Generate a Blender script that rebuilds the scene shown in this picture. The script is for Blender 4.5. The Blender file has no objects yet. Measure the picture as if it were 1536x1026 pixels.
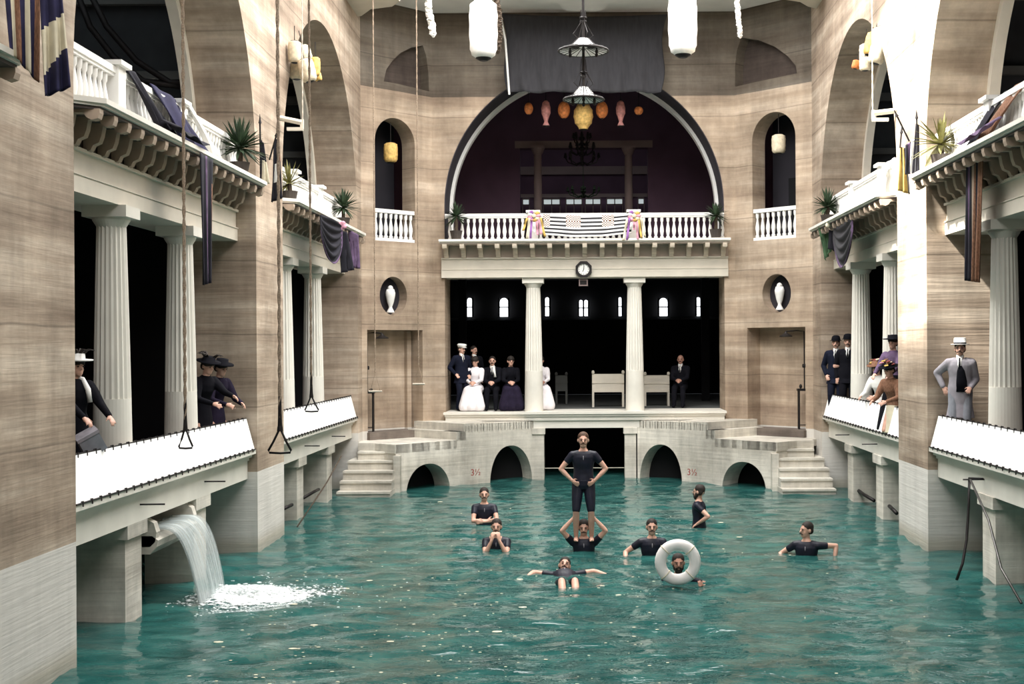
import bpy, bmesh, math, random
from mathutils import Vector, Matrix, noise
from mathutils.geometry import tessellate_polygon
random.seed(7)
PI = math.pi
F, CX, CY, CH, TH = 1940.0, 875.0, 520.0, 3.55, 0.006
sc = bpy.context.scene
COL = sc.collection

def P(px, py, Y):
    a, b = px - CX, CY - py
    return Vector(((a + b*TH)*Y/F, Y, CH + (b - a*TH)*Y/F))

# ---------------------------------------------------------------- materials
MATS = {}
def newmat(name):
    m = bpy.data.materials.new(name); m.use_nodes = True
    MATS[name] = m
    return m, m.node_tree.nodes, m.node_tree.links, m.node_tree.nodes['Principled BSDF']

def ramp(n, stops):
    r = n.new('ShaderNodeValToRGB'); e = r.color_ramp.elements
    while len(e) > 1: e.remove(e[-1])
    for i, (p, c) in enumerate(stops):
        if i == 0: e[0].position = p; e[0].color = (*c, 1)
        else:
            k = e.new(p); k.color = (*c, 1)
    return r

def mat(name, col, rough=.6, var=.12, scale=6, metal=0, bump=.0, stretch=(1,1,1), spec=.3, glow=None, coord='Object'):
    m, n, l, b = newmat(name)
    tc = n.new('ShaderNodeTexCoord'); mp = n.new('ShaderNodeMapping')
    mp.inputs['Scale'].default_value = stretch
    l.new(tc.outputs[coord], mp.inputs[0])
    nz = n.new('ShaderNodeTexNoise'); nz.inputs['Scale'].default_value = scale; nz.inputs['Detail'].default_value = 5
    l.new(mp.outputs[0], nz.inputs[0])
    lo = tuple(max(0, c*(1-var)) for c in col); hi = tuple(min(1, c*(1+var)) for c in col)
    r = ramp(n, [(.3, lo), (.7, hi)])
    l.new(nz.outputs[0], r.inputs[0]); l.new(r.outputs[0], b.inputs['Base Color'])
    b.inputs['Roughness'].default_value = rough; b.inputs['Metallic'].default_value = metal
    b.inputs['Specular IOR Level'].default_value = spec
    if bump:
        bp = n.new('ShaderNodeBump'); bp.inputs['Strength'].default_value = bump; bp.inputs['Distance'].default_value = .01
        l.new(nz.outputs[0], bp.inputs['Height']); l.new(bp.outputs[0], b.inputs['Normal'])
    if glow:
        b.inputs['Emission Color'].default_value = (*glow[0], 1); b.inputs['Emission Strength'].default_value = glow[1]
    return m

def concrete(name, c1, c2, c3, base=None, course=1.28, streak=.4, high=None):
    """board marked concrete: long horizontal bands, drip streaks, pour joints; washed pale paint below z=1.4"""
    m, n, l, b = newmat(name)
    ge = n.new('ShaderNodeNewGeometry')
    def nz(sc_, s, det=5, rough=.6):
        mp = n.new('ShaderNodeMapping'); mp.inputs['Scale'].default_value = sc_
        l.new(ge.outputs['Position'], mp.inputs[0])
        t = n.new('ShaderNodeTexNoise'); t.inputs['Scale'].default_value = s
        t.inputs['Detail'].default_value = det; t.inputs['Roughness'].default_value = rough
        l.new(mp.outputs[0], t.inputs[0]); return t
    bands = nz((.13, .13, 1.5), 1.3, 7, .6)
    r1 = ramp(n, [(.28, c1), (.5, c2), (.7, c3)])
    l.new(bands.outputs[0], r1.inputs[0])
    fine = nz((.6, .6, 16), 1.0, 3)
    blot = nz((.7, .7, .5), 1.1, 6, .7)
    drip = nz((5, 5, .25), 1.0, 4)
    def mul(a, t, lo, hi, fac, p0=.3, p1=.7):
        rr = ramp(n, [(p0, (lo,)*3), (p1, (hi,)*3)]); l.new(t.outputs[0], rr.inputs[0])
        mx = n.new('ShaderNodeMix'); mx.data_type = 'RGBA'; mx.blend_type = 'MULTIPLY'
        mx.inputs[0].default_value = fac
        l.new(a, mx.inputs[6]); l.new(rr.outputs[0], mx.inputs[7]); return mx.outputs[2]
    c = mul(r1.outputs[0], fine, .84, 1.08, .7)
    c = mul(c, blot, .5, 1.25, .8)
    c = mul(c, drip, .62, 1.08, streak)
    sep = n.new('ShaderNodeSeparateXYZ'); l.new(ge.outputs['Position'], sep.inputs[0])
    # pour joints
    wob = nz((.6, .6, .6), 1.0, 2)
    ad = n.new('ShaderNodeMath'); ad.operation = 'MULTIPLY_ADD'; ad.inputs[1].default_value = .06
    l.new(wob.outputs[0], ad.inputs[0]); l.new(sep.outputs['Z'], ad.inputs[2])
    md = n.new('ShaderNodeMath'); md.operation = 'PINGPONG'; md.inputs[1].default_value = course/2
    l.new(ad.outputs[0], md.inputs[0])
    jr = ramp(n, [(0.0, (.45,)*3), (.022, (1.05,)*3), (.06, (1,)*3)]); l.new(md.outputs[0], jr.inputs[0])
    mj = n.new('ShaderNodeMix'); mj.data_type = 'RGBA'; mj.blend_type = 'MULTIPLY'; mj.inputs[0].default_value = .7
    l.new(c, mj.inputs[6]); l.new(jr.outputs[0], mj.inputs[7]); c = mj.outputs[2]
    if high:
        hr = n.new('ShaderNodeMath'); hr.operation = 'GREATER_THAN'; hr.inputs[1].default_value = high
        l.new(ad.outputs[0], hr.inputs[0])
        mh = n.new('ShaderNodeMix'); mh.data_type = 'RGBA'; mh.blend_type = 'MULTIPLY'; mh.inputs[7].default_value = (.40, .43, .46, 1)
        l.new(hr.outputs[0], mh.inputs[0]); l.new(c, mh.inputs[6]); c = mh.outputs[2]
    if base:
        gt = n.new('ShaderNodeMath'); gt.operation = 'LESS_THAN'; gt.inputs[1].default_value = 1.4
        l.new(sep.outputs['Z'], gt.inputs[0])
        rb = ramp(n, [(.3, tuple(v*.86 for v in base)), (.7, tuple(v*1.06 for v in base))]); l.new(blot.outputs[0], rb.inputs[0])
        cb = mul(rb.outputs[0], drip, .85, 1.05, .5)
        ws = ramp(n, [(.0, (.6, .6, .55)), (.12, (.72, .7, .64)), (.3, (1, 1, 1))]); 
        mw = n.new('ShaderNodeMath'); mw.operation = 'ADD'; mw.inputs[1].default_value = -.02
        l.new(sep.outputs['Z'], mw.inputs[0]); l.new(mw.outputs[0], ws.inputs[0])
        mm = n.new('ShaderNodeMix'); mm.data_type = 'RGBA'; mm.blend_type = 'MULTIPLY'; mm.inputs[0].default_value = 1
        l.new(cb, mm.inputs[6]); l.new(ws.outputs[0], mm.inputs[7])
        mx = n.new('ShaderNodeMix'); mx.data_type = 'RGBA'
        l.new(gt.outputs[0], mx.inputs[0]); l.new(c, mx.inputs[6]); l.new(mm.outputs[2], mx.inputs[7]); c = mx.outputs[2]
    l.new(c, b.inputs['Base Color'])
    b.inputs['Roughness'].default_value = .85; b.inputs['Specular IOR Level'].default_value = .2
    bp = n.new('ShaderNodeBump'); bp.inputs['Strength'].default_value = .35; bp.inputs['Distance'].default_value = .02
    l.new(fine.outputs[0], bp.inputs['Height']); l.new(bp.outputs[0], b.inputs['Normal'])
    return m

concrete('concrete', (.21, .15, .108), (.42, .33, .25), (.66, .555, .445), base=(.64, .615, .57))
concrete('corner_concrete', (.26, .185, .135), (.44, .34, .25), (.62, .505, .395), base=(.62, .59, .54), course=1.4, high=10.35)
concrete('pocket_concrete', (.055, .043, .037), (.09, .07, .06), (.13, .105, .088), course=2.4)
concrete('stair_concrete', (.52, .48, .41), (.68, .64, .56), (.78, .74, .66), course=9, streak=.5)
concrete('dark_stone', (.10, .08, .07), (.17, .14, .12), (.24, .2, .17), course=9)
mat('painted_wood', (.72, .69, .62), .55, .07, 2, bump=.1)
mat('cream_paint', (.66, .61, .52), .55, .08, 2, bump=.1)
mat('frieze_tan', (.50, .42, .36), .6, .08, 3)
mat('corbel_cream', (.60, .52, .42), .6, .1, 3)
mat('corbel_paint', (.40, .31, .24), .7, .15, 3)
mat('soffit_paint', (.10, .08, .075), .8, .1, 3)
mat('intrados_shade', (.05, .045, .055), .8, .2, 2)  # shade under the great arch, given as a dark colour
mat('white_paint', (.82, .81, .78), .5, .05, 2)
mat('canvas', (.93, .93, .92), .7, .03, 1.5, bump=.1)
mat('iron', (.025, .022, .022), .5, .2, 12, metal=.6)
mat('steel', (.10, .095, .09), .4, .25, 12, metal=.7)
mat('rope', (.30, .23, .17), .9, .4, 60, stretch=(1, 1, 1))
mat('pale_rope', (.55, .50, .42), .9, .2, 60)
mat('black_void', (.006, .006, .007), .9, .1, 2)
mat('gallery_dark', (.045, .05, .055), .8, .25, 1.2)
mat('gallery_trim', (.12, .125, .12), .8, .2, 1.2)
mat('plum_wall', (.10, .055, .085), .8, .15, 1)
mat('plum_trim', (.24, .18, .17), .8, .15, 1)
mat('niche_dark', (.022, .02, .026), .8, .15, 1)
mat('window_glow', (.9, .9, .9), .3, 0, glow=((.95, .97, 1), 3.2))
mat('dim_glow', (.5, .55, .55), .3, 0, glow=((.75, .85, .85), .55))
mat('foliage', (.035, .06, .03), .6, .45, 8)
mat('foliage_gold', (.16, .15, .05), .6, .5, 8)
mat('trunk', (.07, .05, .035), .9, .3, 20)
mat('pot', (.05, .04, .035), .6, .2, 6)
mat('black_cloth', (.018, .017, .024), .95, .3, 4, stretch=(6, 6, 1))
mat('grey_cloth', (.036, .035, .039), .95, .16, 3, stretch=(5, 5, 1))
mat('purple_cloth', (.11, .07, .13), .9, .3, 8)
mat('navy_cloth', (.022, .02, .055), .9, .3, 6)
mat('green_cloth', (.06, .12, .06), .9, .3, 6)
mat('red_cloth', (.22, .05, .045), .9, .3, 6)
mat('rust_cloth', (.20, .10, .06), .9, .4, 20, stretch=(4, 4, 1))
mat('gold_cloth', (.55, .36, .10), .9, .3, 6)
mat('white_cloth', (.78, .77, .74), .9, .06, 6)
mat('cream_cloth', (.62, .56, .42), .9, .12, 6)
mat('pink_cloth', (.55, .26, .33), .9, .25, 10)
mat('violet_cloth', (.28, .12, .36), .9, .25, 10)
mat('paper_white', (.90, .89, .86), .7, .06, 14, bump=.4, glow=None)
mat('paper_cream', (.66, .57, .42), .7, .2, 14, bump=.4)
mat('paper_gold', (.62, .40, .13), .7, .35, 12, bump=.4)
mat('paper_orange', (.60, .20, .06), .7, .4, 12, bump=.4)
mat('paper_pink', (.50, .22, .2), .7, .35, 12, bump=.4)
mat('skin', (.62, .36, .27), .5, .12, 9, spec=.4)
mat('skin_pale', (.74, .58, .42), .45, .1, 9, spec=.4)
mat('skin_tan', (.42, .22, .16), .5, .15, 9, spec=.4)
mat('eye', (.02, .015, .015), .3, 0)
mat('hair', (.022, .016, .013), .7, .3, 30)
mat('hair_brown', (.07, .035, .02), .7, .3, 30)
mat('wet_wool', (.007, .008, .018), .5, .3, 10, spec=.3, bump=.3)
mat('suit_black', (.006, .006, .009), .9, .25, 8, spec=.1)
mat('suit_navy', (.009, .011, .022), .9, .25, 8, spec=.1)
mat('suit_grey', (.30, .28, .31), .85, .15, 8)
mat('trouser_grey', (.22, .23, .26), .85, .15, 8)
mat('dress_white', (.80, .76, .78), .8, .06, 8)
mat('dress_plum', (.016, .012, .026), .9, .25, 8, spec=.1)
mat('ring_white', (.84, .80, .78), .5, .05, 8, bump=.2)
mat('clock_face', (.85, .84, .8), .4, .03, 5)
mat('mark_red', (.30, .06, .05), .8, .2, 8)
mat('foam', (.92, .95, .95), .8, .04, 20)

# water
def water_mat():
    m, n, l, b = newmat('pool_water')
    ge = n.new('ShaderNodeNewGeometry')
    mp = n.new('ShaderNodeMapping'); mp.inputs['Scale'].default_value = (1.1, 1.8, 1)
    l.new(ge.outputs['Position'], mp.inputs[0])
    t = n.new('ShaderNodeTexNoise'); t.inputs['Scale'].default_value = 1.3; t.inputs['Detail'].default_value = 6
    l.new(mp.outputs[0], t.inputs[0])
    r = ramp(n, [(.3, (.010, .05, .046)), (.5, (.018, .085, .078)), (.7, (.036, .13, .115))])
    l.new(t.outputs[0], r.inputs[0]); l.new(r.outputs[0], b.inputs['Base Color'])
    b.inputs['Roughness'].default_value = .03; b.inputs['IOR'].default_value = 1.33
    b.inputs['Specular IOR Level'].default_value = .5
    mp2 = n.new('ShaderNodeMapping'); mp2.inputs['Scale'].default_value = (3.2, 5.5, 1)
    l.new(ge.outputs['Position'], mp2.inputs[0])
    t2 = n.new('ShaderNodeTexNoise'); t2.inputs['Scale'].default_value = 1.0; t2.inputs['Detail'].default_value = 4; t2.inputs['Distortion'].default_value = .8
    l.new(mp2.outputs[0], t2.inputs[0])
    bp = n.new('ShaderNodeBump'); bp.inputs['Strength'].default_value = .5; bp.inputs['Distance'].default_value = .032
    l.new(t2.outputs[0], bp.inputs['Height']); l.new(bp.outputs[0], b.inputs['Normal'])
    m2, n, l, b = newmat('falling_water')
    b.inputs['Base Color'].default_value = (.50, .56, .56, 1); b.inputs['Roughness'].default_value = .25
    tc = n.new('ShaderNodeTexCoord'); mp = n.new('ShaderNodeMapping'); mp.inputs['Scale'].default_value = (22, 1.2, 1)
    l.new(tc.outputs['UV'], mp.inputs[0])
    t = n.new('ShaderNodeTexNoise'); t.inputs['Scale'].default_value = 1; t.inputs['Detail'].default_value = 4
    l.new(mp.outputs[0], t.inputs[0])
    r = ramp(n, [(.30, (.12,)*3), (.5, (.45,)*3), (.68, (.85,)*3)]); l.new(t.outputs[0], r.inputs[0])
    l.new(r.outputs[0], b.inputs['Alpha'])
    m3, n, l, b = newmat('foam_patch')
    b.inputs['Base Color'].default_value = (.92, .95, .95, 1); b.inputs['Roughness'].default_value = .9
    tc = n.new('ShaderNodeTexCoord')
    t = n.new('ShaderNodeTexNoise'); t.inputs['Scale'].default_value = 7; t.inputs['Detail'].default_value = 8; t.inputs['Roughness'].default_value = .7
    mp = n.new('ShaderNodeMapping'); mp.inputs['Scale'].default_value = (1, 1.6, 1)
    l.new(tc.outputs['Object'], mp.inputs[0]); l.new(mp.outputs[0], t.inputs[0])
    ds = n.new('ShaderNodeVectorMath'); ds.operation = 'LENGTH'
    mp2 = n.new('ShaderNodeMapping'); mp2.inputs['Scale'].default_value = (.75, 1.0, 0)
    l.new(tc.outputs['Object'], mp2.inputs[0]); l.new(mp2.outputs[0], ds.inputs[0])
    su = n.new('ShaderNodeMath'); su.operation = 'MULTIPLY_ADD'; su.inputs[1].default_value = -.42; 
    l.new(ds.outputs['Value'], su.inputs[0]); l.new(t.outputs[0], su.inputs[2])
    r = ramp(n, [(.20, (0,)*3), (.34, (.95,)*3)]); l.new(su.outputs[0], r.inputs[0]); l.new(r.outputs[0], b.inputs['Alpha'])
water_mat()

# ---------------------------------------------------------------- mesh helpers
def link(name, me, m, parent=None, smooth=False):
    o = bpy.data.objects.new(name, me)
    COL.objects.link(o)
    ms = m if isinstance(m, (list, tuple)) else [m]
    if not me.materials:
        for k in ms: me.materials.append(MATS[k])
    if parent is not None: o.parent = parent
    if smooth:
        for p in me.polygons: p.use_smooth = True
    return o

def obj(name, bm, m, parent=None, smooth=False, recalc=True):
    if recalc: bmesh.ops.recalc_face_normals(bm, faces=bm.faces)
    me = bpy.data.meshes.new(name); bm.to_mesh(me); bm.free()
    return link(name, me, m, parent, smooth)

def tag(o, label=None, cat=None, group=None, kind=None):
    if label: o['label'] = label
    if cat: o['category'] = cat
    if group: o['group'] = group
    if kind: o['kind'] = kind
    return o

def thing(name, label, cat, loc=(0, 0, 0), rz=0, group=None):
    o = bpy.data.objects.new(name, None); o.empty_display_size = .1; COL.objects.link(o)
    o.location = loc; o.rotation_euler = (0, 0, rz)
    return tag(o, label, cat, group)

def dup(root, loc=None, rz=None, label=None, group=None):
    r = root.copy(); COL.objects.link(r)
    if loc is not None: r.location = loc
    if rz is not None: r.rotation_euler = (0, 0, rz)
    if label: r['label'] = label
    if group: r['group'] = group
    for ch in list(root.children):
        c = ch.copy(); COL.objects.link(c); c.parent = r
        for g in list(ch.children):
            d = g.copy(); COL.objects.link(d); d.parent = c
    return r

def box(bm, x0, x1, y0, y1, z0, z1, M=None):
    vs = [bm.verts.new((x, y, z)) for x in (x0, x1) for y in (y0, y1) for z in (z0, z1)]
    for f in ((0, 1, 3, 2), (4, 6, 7, 5), (0, 4, 5, 1), (2, 3, 7, 6), (0, 2, 6, 4), (1, 5, 7, 3)):
        bm.faces.new([vs[i] for i in f])
    if M is not None:
        for v in vs: v.co = M @ v.co
    return vs

def prism(bm, pts, fr, t0, t1, holes=()):
    """polygon pts (a,b) with holes, fr(a,b,t)->Vector, thickness t0..t1"""
    loops = [list(pts)] + [list(h) for h in holes]
    flat = [p for lp in loops for p in lp]
    tris = tessellate_polygon([[Vector((a, b, 0)) for a, b in lp] for lp in loops])
    v0 = [bm.verts.new(fr(a, b, t0)) for a, b in flat]
    v1 = [bm.verts.new(fr(a, b, t1)) for a, b in flat]
    for t in tris:
        try:
            bm.faces.new([v0[i] for i in t]); bm.faces.new([v1[i] for i in reversed(t)])
        except ValueError: pass
    k = 0
    for lp in loops:
        n = len(lp)
        for i in range(n):
            j = (i+1) % n
            try: bm.faces.new((v0[k+i], v0[k+j], v1[k+j], v1[k+i]))
            except ValueError: pass
        k += n

def lathe(bm, prof, seg=16, M=None, flute=None):
    """prof list of (r,z)"""
    rings = []
    for r, z in prof:
        ring = []
        for i in range(seg):
            a = 2*PI*i/seg
            rr = r
            if flute and flute[0] < z < flute[1]: rr = r*(1 - .075*(i % 2))
            ring.append(bm.verts.new((rr*math.cos(a), rr*math.sin(a), z)))
        rings.append(ring)
    for a, b in zip(rings, rings[1:]):
        for i in range(seg):
            j = (i+1) % seg
            bm.faces.new((a[i], a[j], b[j], b[i]))
    bm.faces.new(list(reversed(rings[0]))); bm.faces.new(rings[-1])
    if M is not None:
        for ring in rings:
            for v in ring: v.co = M @ v.co
    return rings

def frame_to(d):
    d = d.normalized()
    up = Vector((0, 0, 1)) if abs(d.z) < .95 else Vector((1, 0, 0))
    x = up.cross(d).normalized(); y = d.cross(x)
    return Matrix((x, y, d)).transposed()

def tube(bm, pts, r, seg=6, closed=False, caps=True):
    pts = [Vector(p) for p in pts]; n = len(pts); rings = []
    for i, p in enumerate(pts):
        a = pts[i-1] if (i > 0 or closed) else p
        b = pts[(i+1) % n] if (i < n-1 or closed) else p
        R = frame_to((b-a) if (b-a).length > 1e-9 else Vector((0, 0, 1)))
        rr = r(i/(n-1)) if callable(r) else r
        rings.append([bm.verts.new(p + R @ Vector((rr*math.cos(2*PI*k/seg), rr*math.sin(2*PI*k/seg), 0))) for k in range(seg)])
    m = n if closed else n-1
    for i in range(m):
        a, b = rings[i], rings[(i+1) % n]
        for k in range(seg):
            j = (k+1) % seg
            bm.faces.new((a[k], a[j], b[j], b[k]))
    if caps and not closed:
        bm.faces.new(list(reversed(rings[0]))); bm.faces.new(rings[-1])

def ell(bm, c, r, M=None, u=12, v=8):
    mt = Matrix.Translation(c) @ Matrix.Diagonal((r[0], r[1], r[2], 1))
    if M is not None: mt = M @ mt
    bmesh.ops.create_uvsphere(bm, u_segments=u, v_segments=v, radius=1, matrix=mt)

def XY(a, b, t): return Vector((a, b, t))

def surf(bm, f, nu, nv, mi=None):
    """grid surface f(u,v); mi(u,v)->material index"""
    g = [[bm.verts.new(f(i/nu, j/nv)) for j in range(nv+1)] for i in range(nu+1)]
    for i in range(nu):
        for j in range(nv):
            fa = bm.faces.new((g[i][j], g[i+1][j], g[i+1][j+1], g[i][j+1])); fa.smooth = True
            if mi: fa.material_index = mi((i+.5)/nu, (j+.5)/nv)

def cloth(name, f, nu, nv, mats, mi=None, th=.012, parent=None):
    bm = bmesh.new(); surf(bm, f, nu, nv, mi)
    o = obj(name, bm, mats, parent, recalc=False)
    s = o.modifiers.new('s', 'SOLIDIFY'); s.thickness = th; s.offset = 0
    return o
ZD = 1.8
# ================================================================ people
def remeshed(bm, voxel, smooth=4):
    bmesh.ops.recalc_face_normals(bm, faces=bm.faces)
    me = bpy.data.meshes.new('tmp'); bm.to_mesh(me); bm.free()
    o = bpy.data.objects.new('tmp', me); COL.objects.link(o)
    r = o.modifiers.new('r', 'REMESH'); r.mode = 'VOXEL'; r.voxel_size = voxel; r.use_smooth_shade = True
    s = o.modifiers.new('s', 'SMOOTH'); s.iterations = smooth; s.factor = .5
    dg = bpy.context.evaluated_depsgraph_get(); dg.update()
    out = bpy.data.meshes.new_from_object(o.evaluated_get(dg), depsgraph=dg)
    bpy.data.objects.remove(o); bpy.data.meshes.remove(me)
    for p in out.polygons: p.use_smooth = True
    out.materials.clear()
    return out

def limb(bm, pts):
    """pts [(pos, radius)...] capsule chain"""
    for p, r in pts: ell(bm, Vector(p), (r, r, r), u=10, v=8)
    for (p, r), (q, s) in zip(pts, pts[1:]):
        p, q = Vector(p), Vector(q)
        if (q-p).length < 1e-4: continue
        R = frame_to(q-p); seg = 10
        a = [bm.verts.new(p + R @ Vector((r*math.cos(2*PI*k/seg), r*math.sin(2*PI*k/seg), 0))) for k in range(seg)]
        b = [bm.verts.new(q + R @ Vector((s*math.cos(2*PI*k/seg), s*math.sin(2*PI*k/seg), 0))) for k in range(seg)]
        for k in range(seg): bm.faces.new((a[k], a[(k+1) % seg], b[(k+1) % seg], b[k]))
        bm.faces.new(a[::-1]); bm.faces.new(b)

def loft(bm, rings, M, seg=20):
    rs = []
    for z, rx, ry, *c in rings:
        cx, cy = (c + [0, 0])[:2]
        rs.append([bm.verts.new(M @ Vector((cx+rx*math.cos(2*PI*k/seg), cy+ry*math.sin(2*PI*k/seg), z))) for k in range(seg)])
    for a, b in zip(rs, rs[1:]):
        for k in range(seg): bm.faces.new((a[k], a[(k+1) % seg], b[(k+1) % seg], b[k]))
    bm.faces.new(rs[0][::-1]); bm.faces.new(rs[-1])

def ik(a, t, l1, l2, pole):
    a, t, pole = Vector(a), Vector(t), Vector(pole)
    d = t-a; L = min(d.length, (l1+l2)*.995); dn = d.normalized()
    x = (l1*l1 - l2*l2 + L*L)/(2*L); h = math.sqrt(max(0, l1*l1-x*x))
    pp = (pole-a) - dn*((pole-a).dot(dn))
    pp = pp.normalized() if pp.length > 1e-6 else Vector((0, -1, 0))
    return a + dn*x + pp*h, a + dn*L

def Rxyz(rx=0, ry=0, rz=0):
    return Matrix.Rotation(rz, 4, 'Z') @ Matrix.Rotation(ry, 4, 'Y') @ Matrix.Rotation(rx, 4, 'X')

TORSO = [(-.10, .13, .10), (-.04, .165, .118), (.05, .165, .118), (.14, .148, .105), (.22, .145, .102), (.32, .165, .115),
         (.41, .174, .114), (.465, .146, .094), (.505, .088, .07), (.54, .06, .058)]
FEM = [(-.10, .13, .10), (-.04, .165, .118), (.05, .155, .112), (.14, .115, .09), (.22, .118, .095), (.32, .145, .125),
       (.41, .155, .115), (.47, .14, .09), (.51, .09, .07), (.54, .052, .05)]

def hand(bm, w, d, n, side, curl=.5, s=1.0):
    d = Vector(d).normalized(); n = (Vector(n) - d*Vector(n).dot(d))
    n = n.normalized() if n.length > 1e-3 else frame_to(d).col[0].to_3d()
    b = d.cross(n).normalized()*side
    w = Vector(w)
    M = Matrix((b, d, n)).transposed().to_4x4(); M.translation = w
    ell(bm, Vector((0, .045*s, 0)), (.040*s, .052*s, .017*s), M)
    for i, ln in enumerate((.062, .074, .078, .070)):
        x = (-.031 + .021*i)*s
        p = Vector((x, .082*s, 0)); q1 = p + Vector((x*.15, ln*.5*math.cos(curl*.5), ln*.5*math.sin(curl*.5)))*s
        q2 = q1 + Vector((x*.1, ln*.5*math.cos(curl*1.4), ln*.5*math.sin(curl*1.4)))*s
        limb(bm, [(M @ p, .0098*s), (M @ q1, .0092*s), (M @ q2, .008*s)])
    limb(bm, [(M @ Vector((.03*s, .02*s, 0)), .014*s), (M @ Vector((.058*s, .048*s, .012*s)), .011*s), (M @ Vector((.066*s, .078*s, .024*s)), .009*s)])

def cast(bm, M, prof, seg=20):
    lathe(bm, prof, seg, M)

def person(label, loc, rz=0, S=1.06, pel=(0, 0, .95), lean=(0, 0, 0), head=(0, 0, 0), RH=None, LH=None, RE=None, LE=None,
           RF=None, LF=None, RK=None, LK=None, outfit='swim', skin='skin', hair='hair', face='moustache', hat=None, fem=False,
           vox=.0105, curl=.6, rd=None, ld=None, rn=(0, 1, 0), ln=(0, 1, 0), cols=None, group=None, tiltx=0, sockets=True, hairm='full', extra=None):
    """local frame: facing -Y; R = viewer's left (-x), L = +x"""
    pel = Vector(pel)
    Mt = Matrix.Translation(pel) @ Rxyz(*lean)
    Mh = Mt @ Matrix.Translation((0, .0, .575)) @ Rxyz(*head) @ Matrix.Scale(1.08, 4)
    rings = FEM if fem else TORSO
    sw = .158 if fem else .178
    J = {}
    sh = {-1: Mt @ Vector((-sw, 0, .44)), 1: Mt @ Vector((sw, 0, .44))}
    hp = {-1: Mt @ Vector((-.09, 0, -.03)), 1: Mt @ Vector((.09, 0, -.03))}
    ht = {-1: RH, 1: LH}; el = {-1: RE, 1: LE}; ft = {-1: RF, 1: LF}; kn = {-1: RK, 1: LK}
    b = bmesh.new()
    loft(b, rings, Mt)
    limb(b, [(Mt @ Vector((0, .008, .5)), .056), (Mt @ Vector((0, .004, .6)), .053)])
    for s in (-1, 1):
        h = Vector(ht[s]) if ht[s] is not None else sh[s] + Vector((s*.06, -.02, -.53))
        e, h = ik(sh[s], h, .29, .27, el[s] if el[s] is not None else sh[s]+Vector((s*.5, .5, -.3)))
        f = Vector(ft[s]) if ft[s] is not None else Vector((pel.x+s*.11, pel.y, .08))
        k, f = ik(hp[s], f, .44, .43, kn[s] if kn[s] is not None else hp[s]+Vector((0, -2, -.3)))
        J[s] = dict(s=sh[s], e=e, w=h, h=hp[s], k=k, a=f)
        limb(b, [(sh[s], .056), (sh[s].lerp(e, .45), .050), (e, .038), (e.lerp(h, .3), .041), (h, .026)])
        d = {-1: rd, 1: ld}[s] or (h-e)
        nn = {-1: rn, 1: ln}[s]
        hand(b, h, d, nn, 1 if s < 0 else -1, curl, 1.0)
        limb(b, [(hp[s], .088), (hp[s].lerp(k, .5), .075), (k, .054), (k.lerp(f, .35), .056), (f, .037)])
        if outfit == 'swim':
            ell(b, f + Vector((0, -.075, -.045)), (.042, .115, .032))
            for q in range(5): ell(b, f + Vector((s*(-.03+.015*q), -.18+.008*q*(1), -.055)), (.010, .022, .011), u=8, v=6)
    # head
    H = lambda c, r, u=14, v=10: ell(b, Vector(c), r, Mh, u, v)
    H((0, .012, .118), (.076, .094, .096)); H((0, -.022, .085), (.060, .068, .085)); H((0, -.064, .010), (.030, .026, .022)); H((0, -.03, .032), (.053, .055, .042))
    H((0, -.074, .121), (.048, .016, .010)); H((-.036, -.052, .062), (.020, .022, .026)); H((.036, -.052, .062), (.020, .022, .026))
    H((-.078, .01, .088), (.012, .02, .03)); H((.078, .01, .088), (.012, .02, .03)); H((0, -.088, .036), (.021, .012, .008))
    limb(b, [(Mh @ Vector((0, -.088, .108)), .010), (Mh @ Vector((0, -.112, .074)), .0145)])
    me = remeshed(b, vox, 3)
    body = link('person', me, skin)
    body.location = loc; body.rotation_euler = (tiltx, 0, rz); body.scale = (S, S, S)
    tag(body, label, 'person', group)
    cs = cols or {}
    def child(nm, bm_, m, v=None, sm=3):
        o = link(nm, remeshed(bm_, v or vox, sm), m, body); return o
    def solid(nm, bm_, m): return obj(nm, bm_, m, body, smooth=True)
    for s in (-1, 1):
        bm = bmesh.new(); ell(bm, Vector((s*.031, -.086, .099)), (.012, .007, .007), Mh)
        solid('eye', bm, 'eye')
    # hair
    if hairm != 'none':
        bm = bmesh.new()
        ell(bm, Vector((0, .021, .138)), (.084, .096, .088), Mh)
        for s in (-1, 1): ell(bm, Vector((s*.052, .035, .09)), (.032, .055, .055), Mh)
        if hairm == 'bald':
            bm.free(); bm = bmesh.new()
            for s in (-1, 1): ell(bm, Vector((s*.052, .035, .10)), (.032, .055, .05), Mh)
            ell(bm, Vector((0, .07, .10)), (.06, .04, .06), Mh)
        if hairm == 'bun':
            ell(bm, Vector((0, .10, .16)), (.05, .045, .045), Mh); ell(bm, Vector((0, .0, .15)), (.09, .095, .08), Mh)
        child('hair', bm, hair)
    for s in (-1, 1):
        bm = bmesh.new(); limb(bm, [(Mh @ Vector((s*.018, -.096, .122)), .005), (Mh @ Vector((s*.048, -.084, .121)), .004)])
        solid('eyebrow', bm, hair)
    if face in ('moustache', 'beard'):
        bm = bmesh.new()
        for s in (-1, 1): limb(bm, [(Mh @ Vector((s*.004, -.104, .053)), .011), (Mh @ Vector((s*.026, -.099, .047)), .010), (Mh @ Vector((s*.045, -.082, .036)), .006)])
        if face == 'beard':
            ell(bm, Vector((0, -.052, .006)), (.050, .046, .05), Mh)
            for s in (-1, 1): ell(bm, Vector((s*.05, -.02, .045)), (.022, .034, .045), Mh)
        child(face, bm, hair, .008, 1)
    g = lambda infl, z0, z1, fl=0: [(z, rx+infl+fl*max(0, (.05-z)), ry+infl+fl*max(0, (.05-z))*.8) for z, rx, ry in rings if z0 <= z <= z1]
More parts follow.
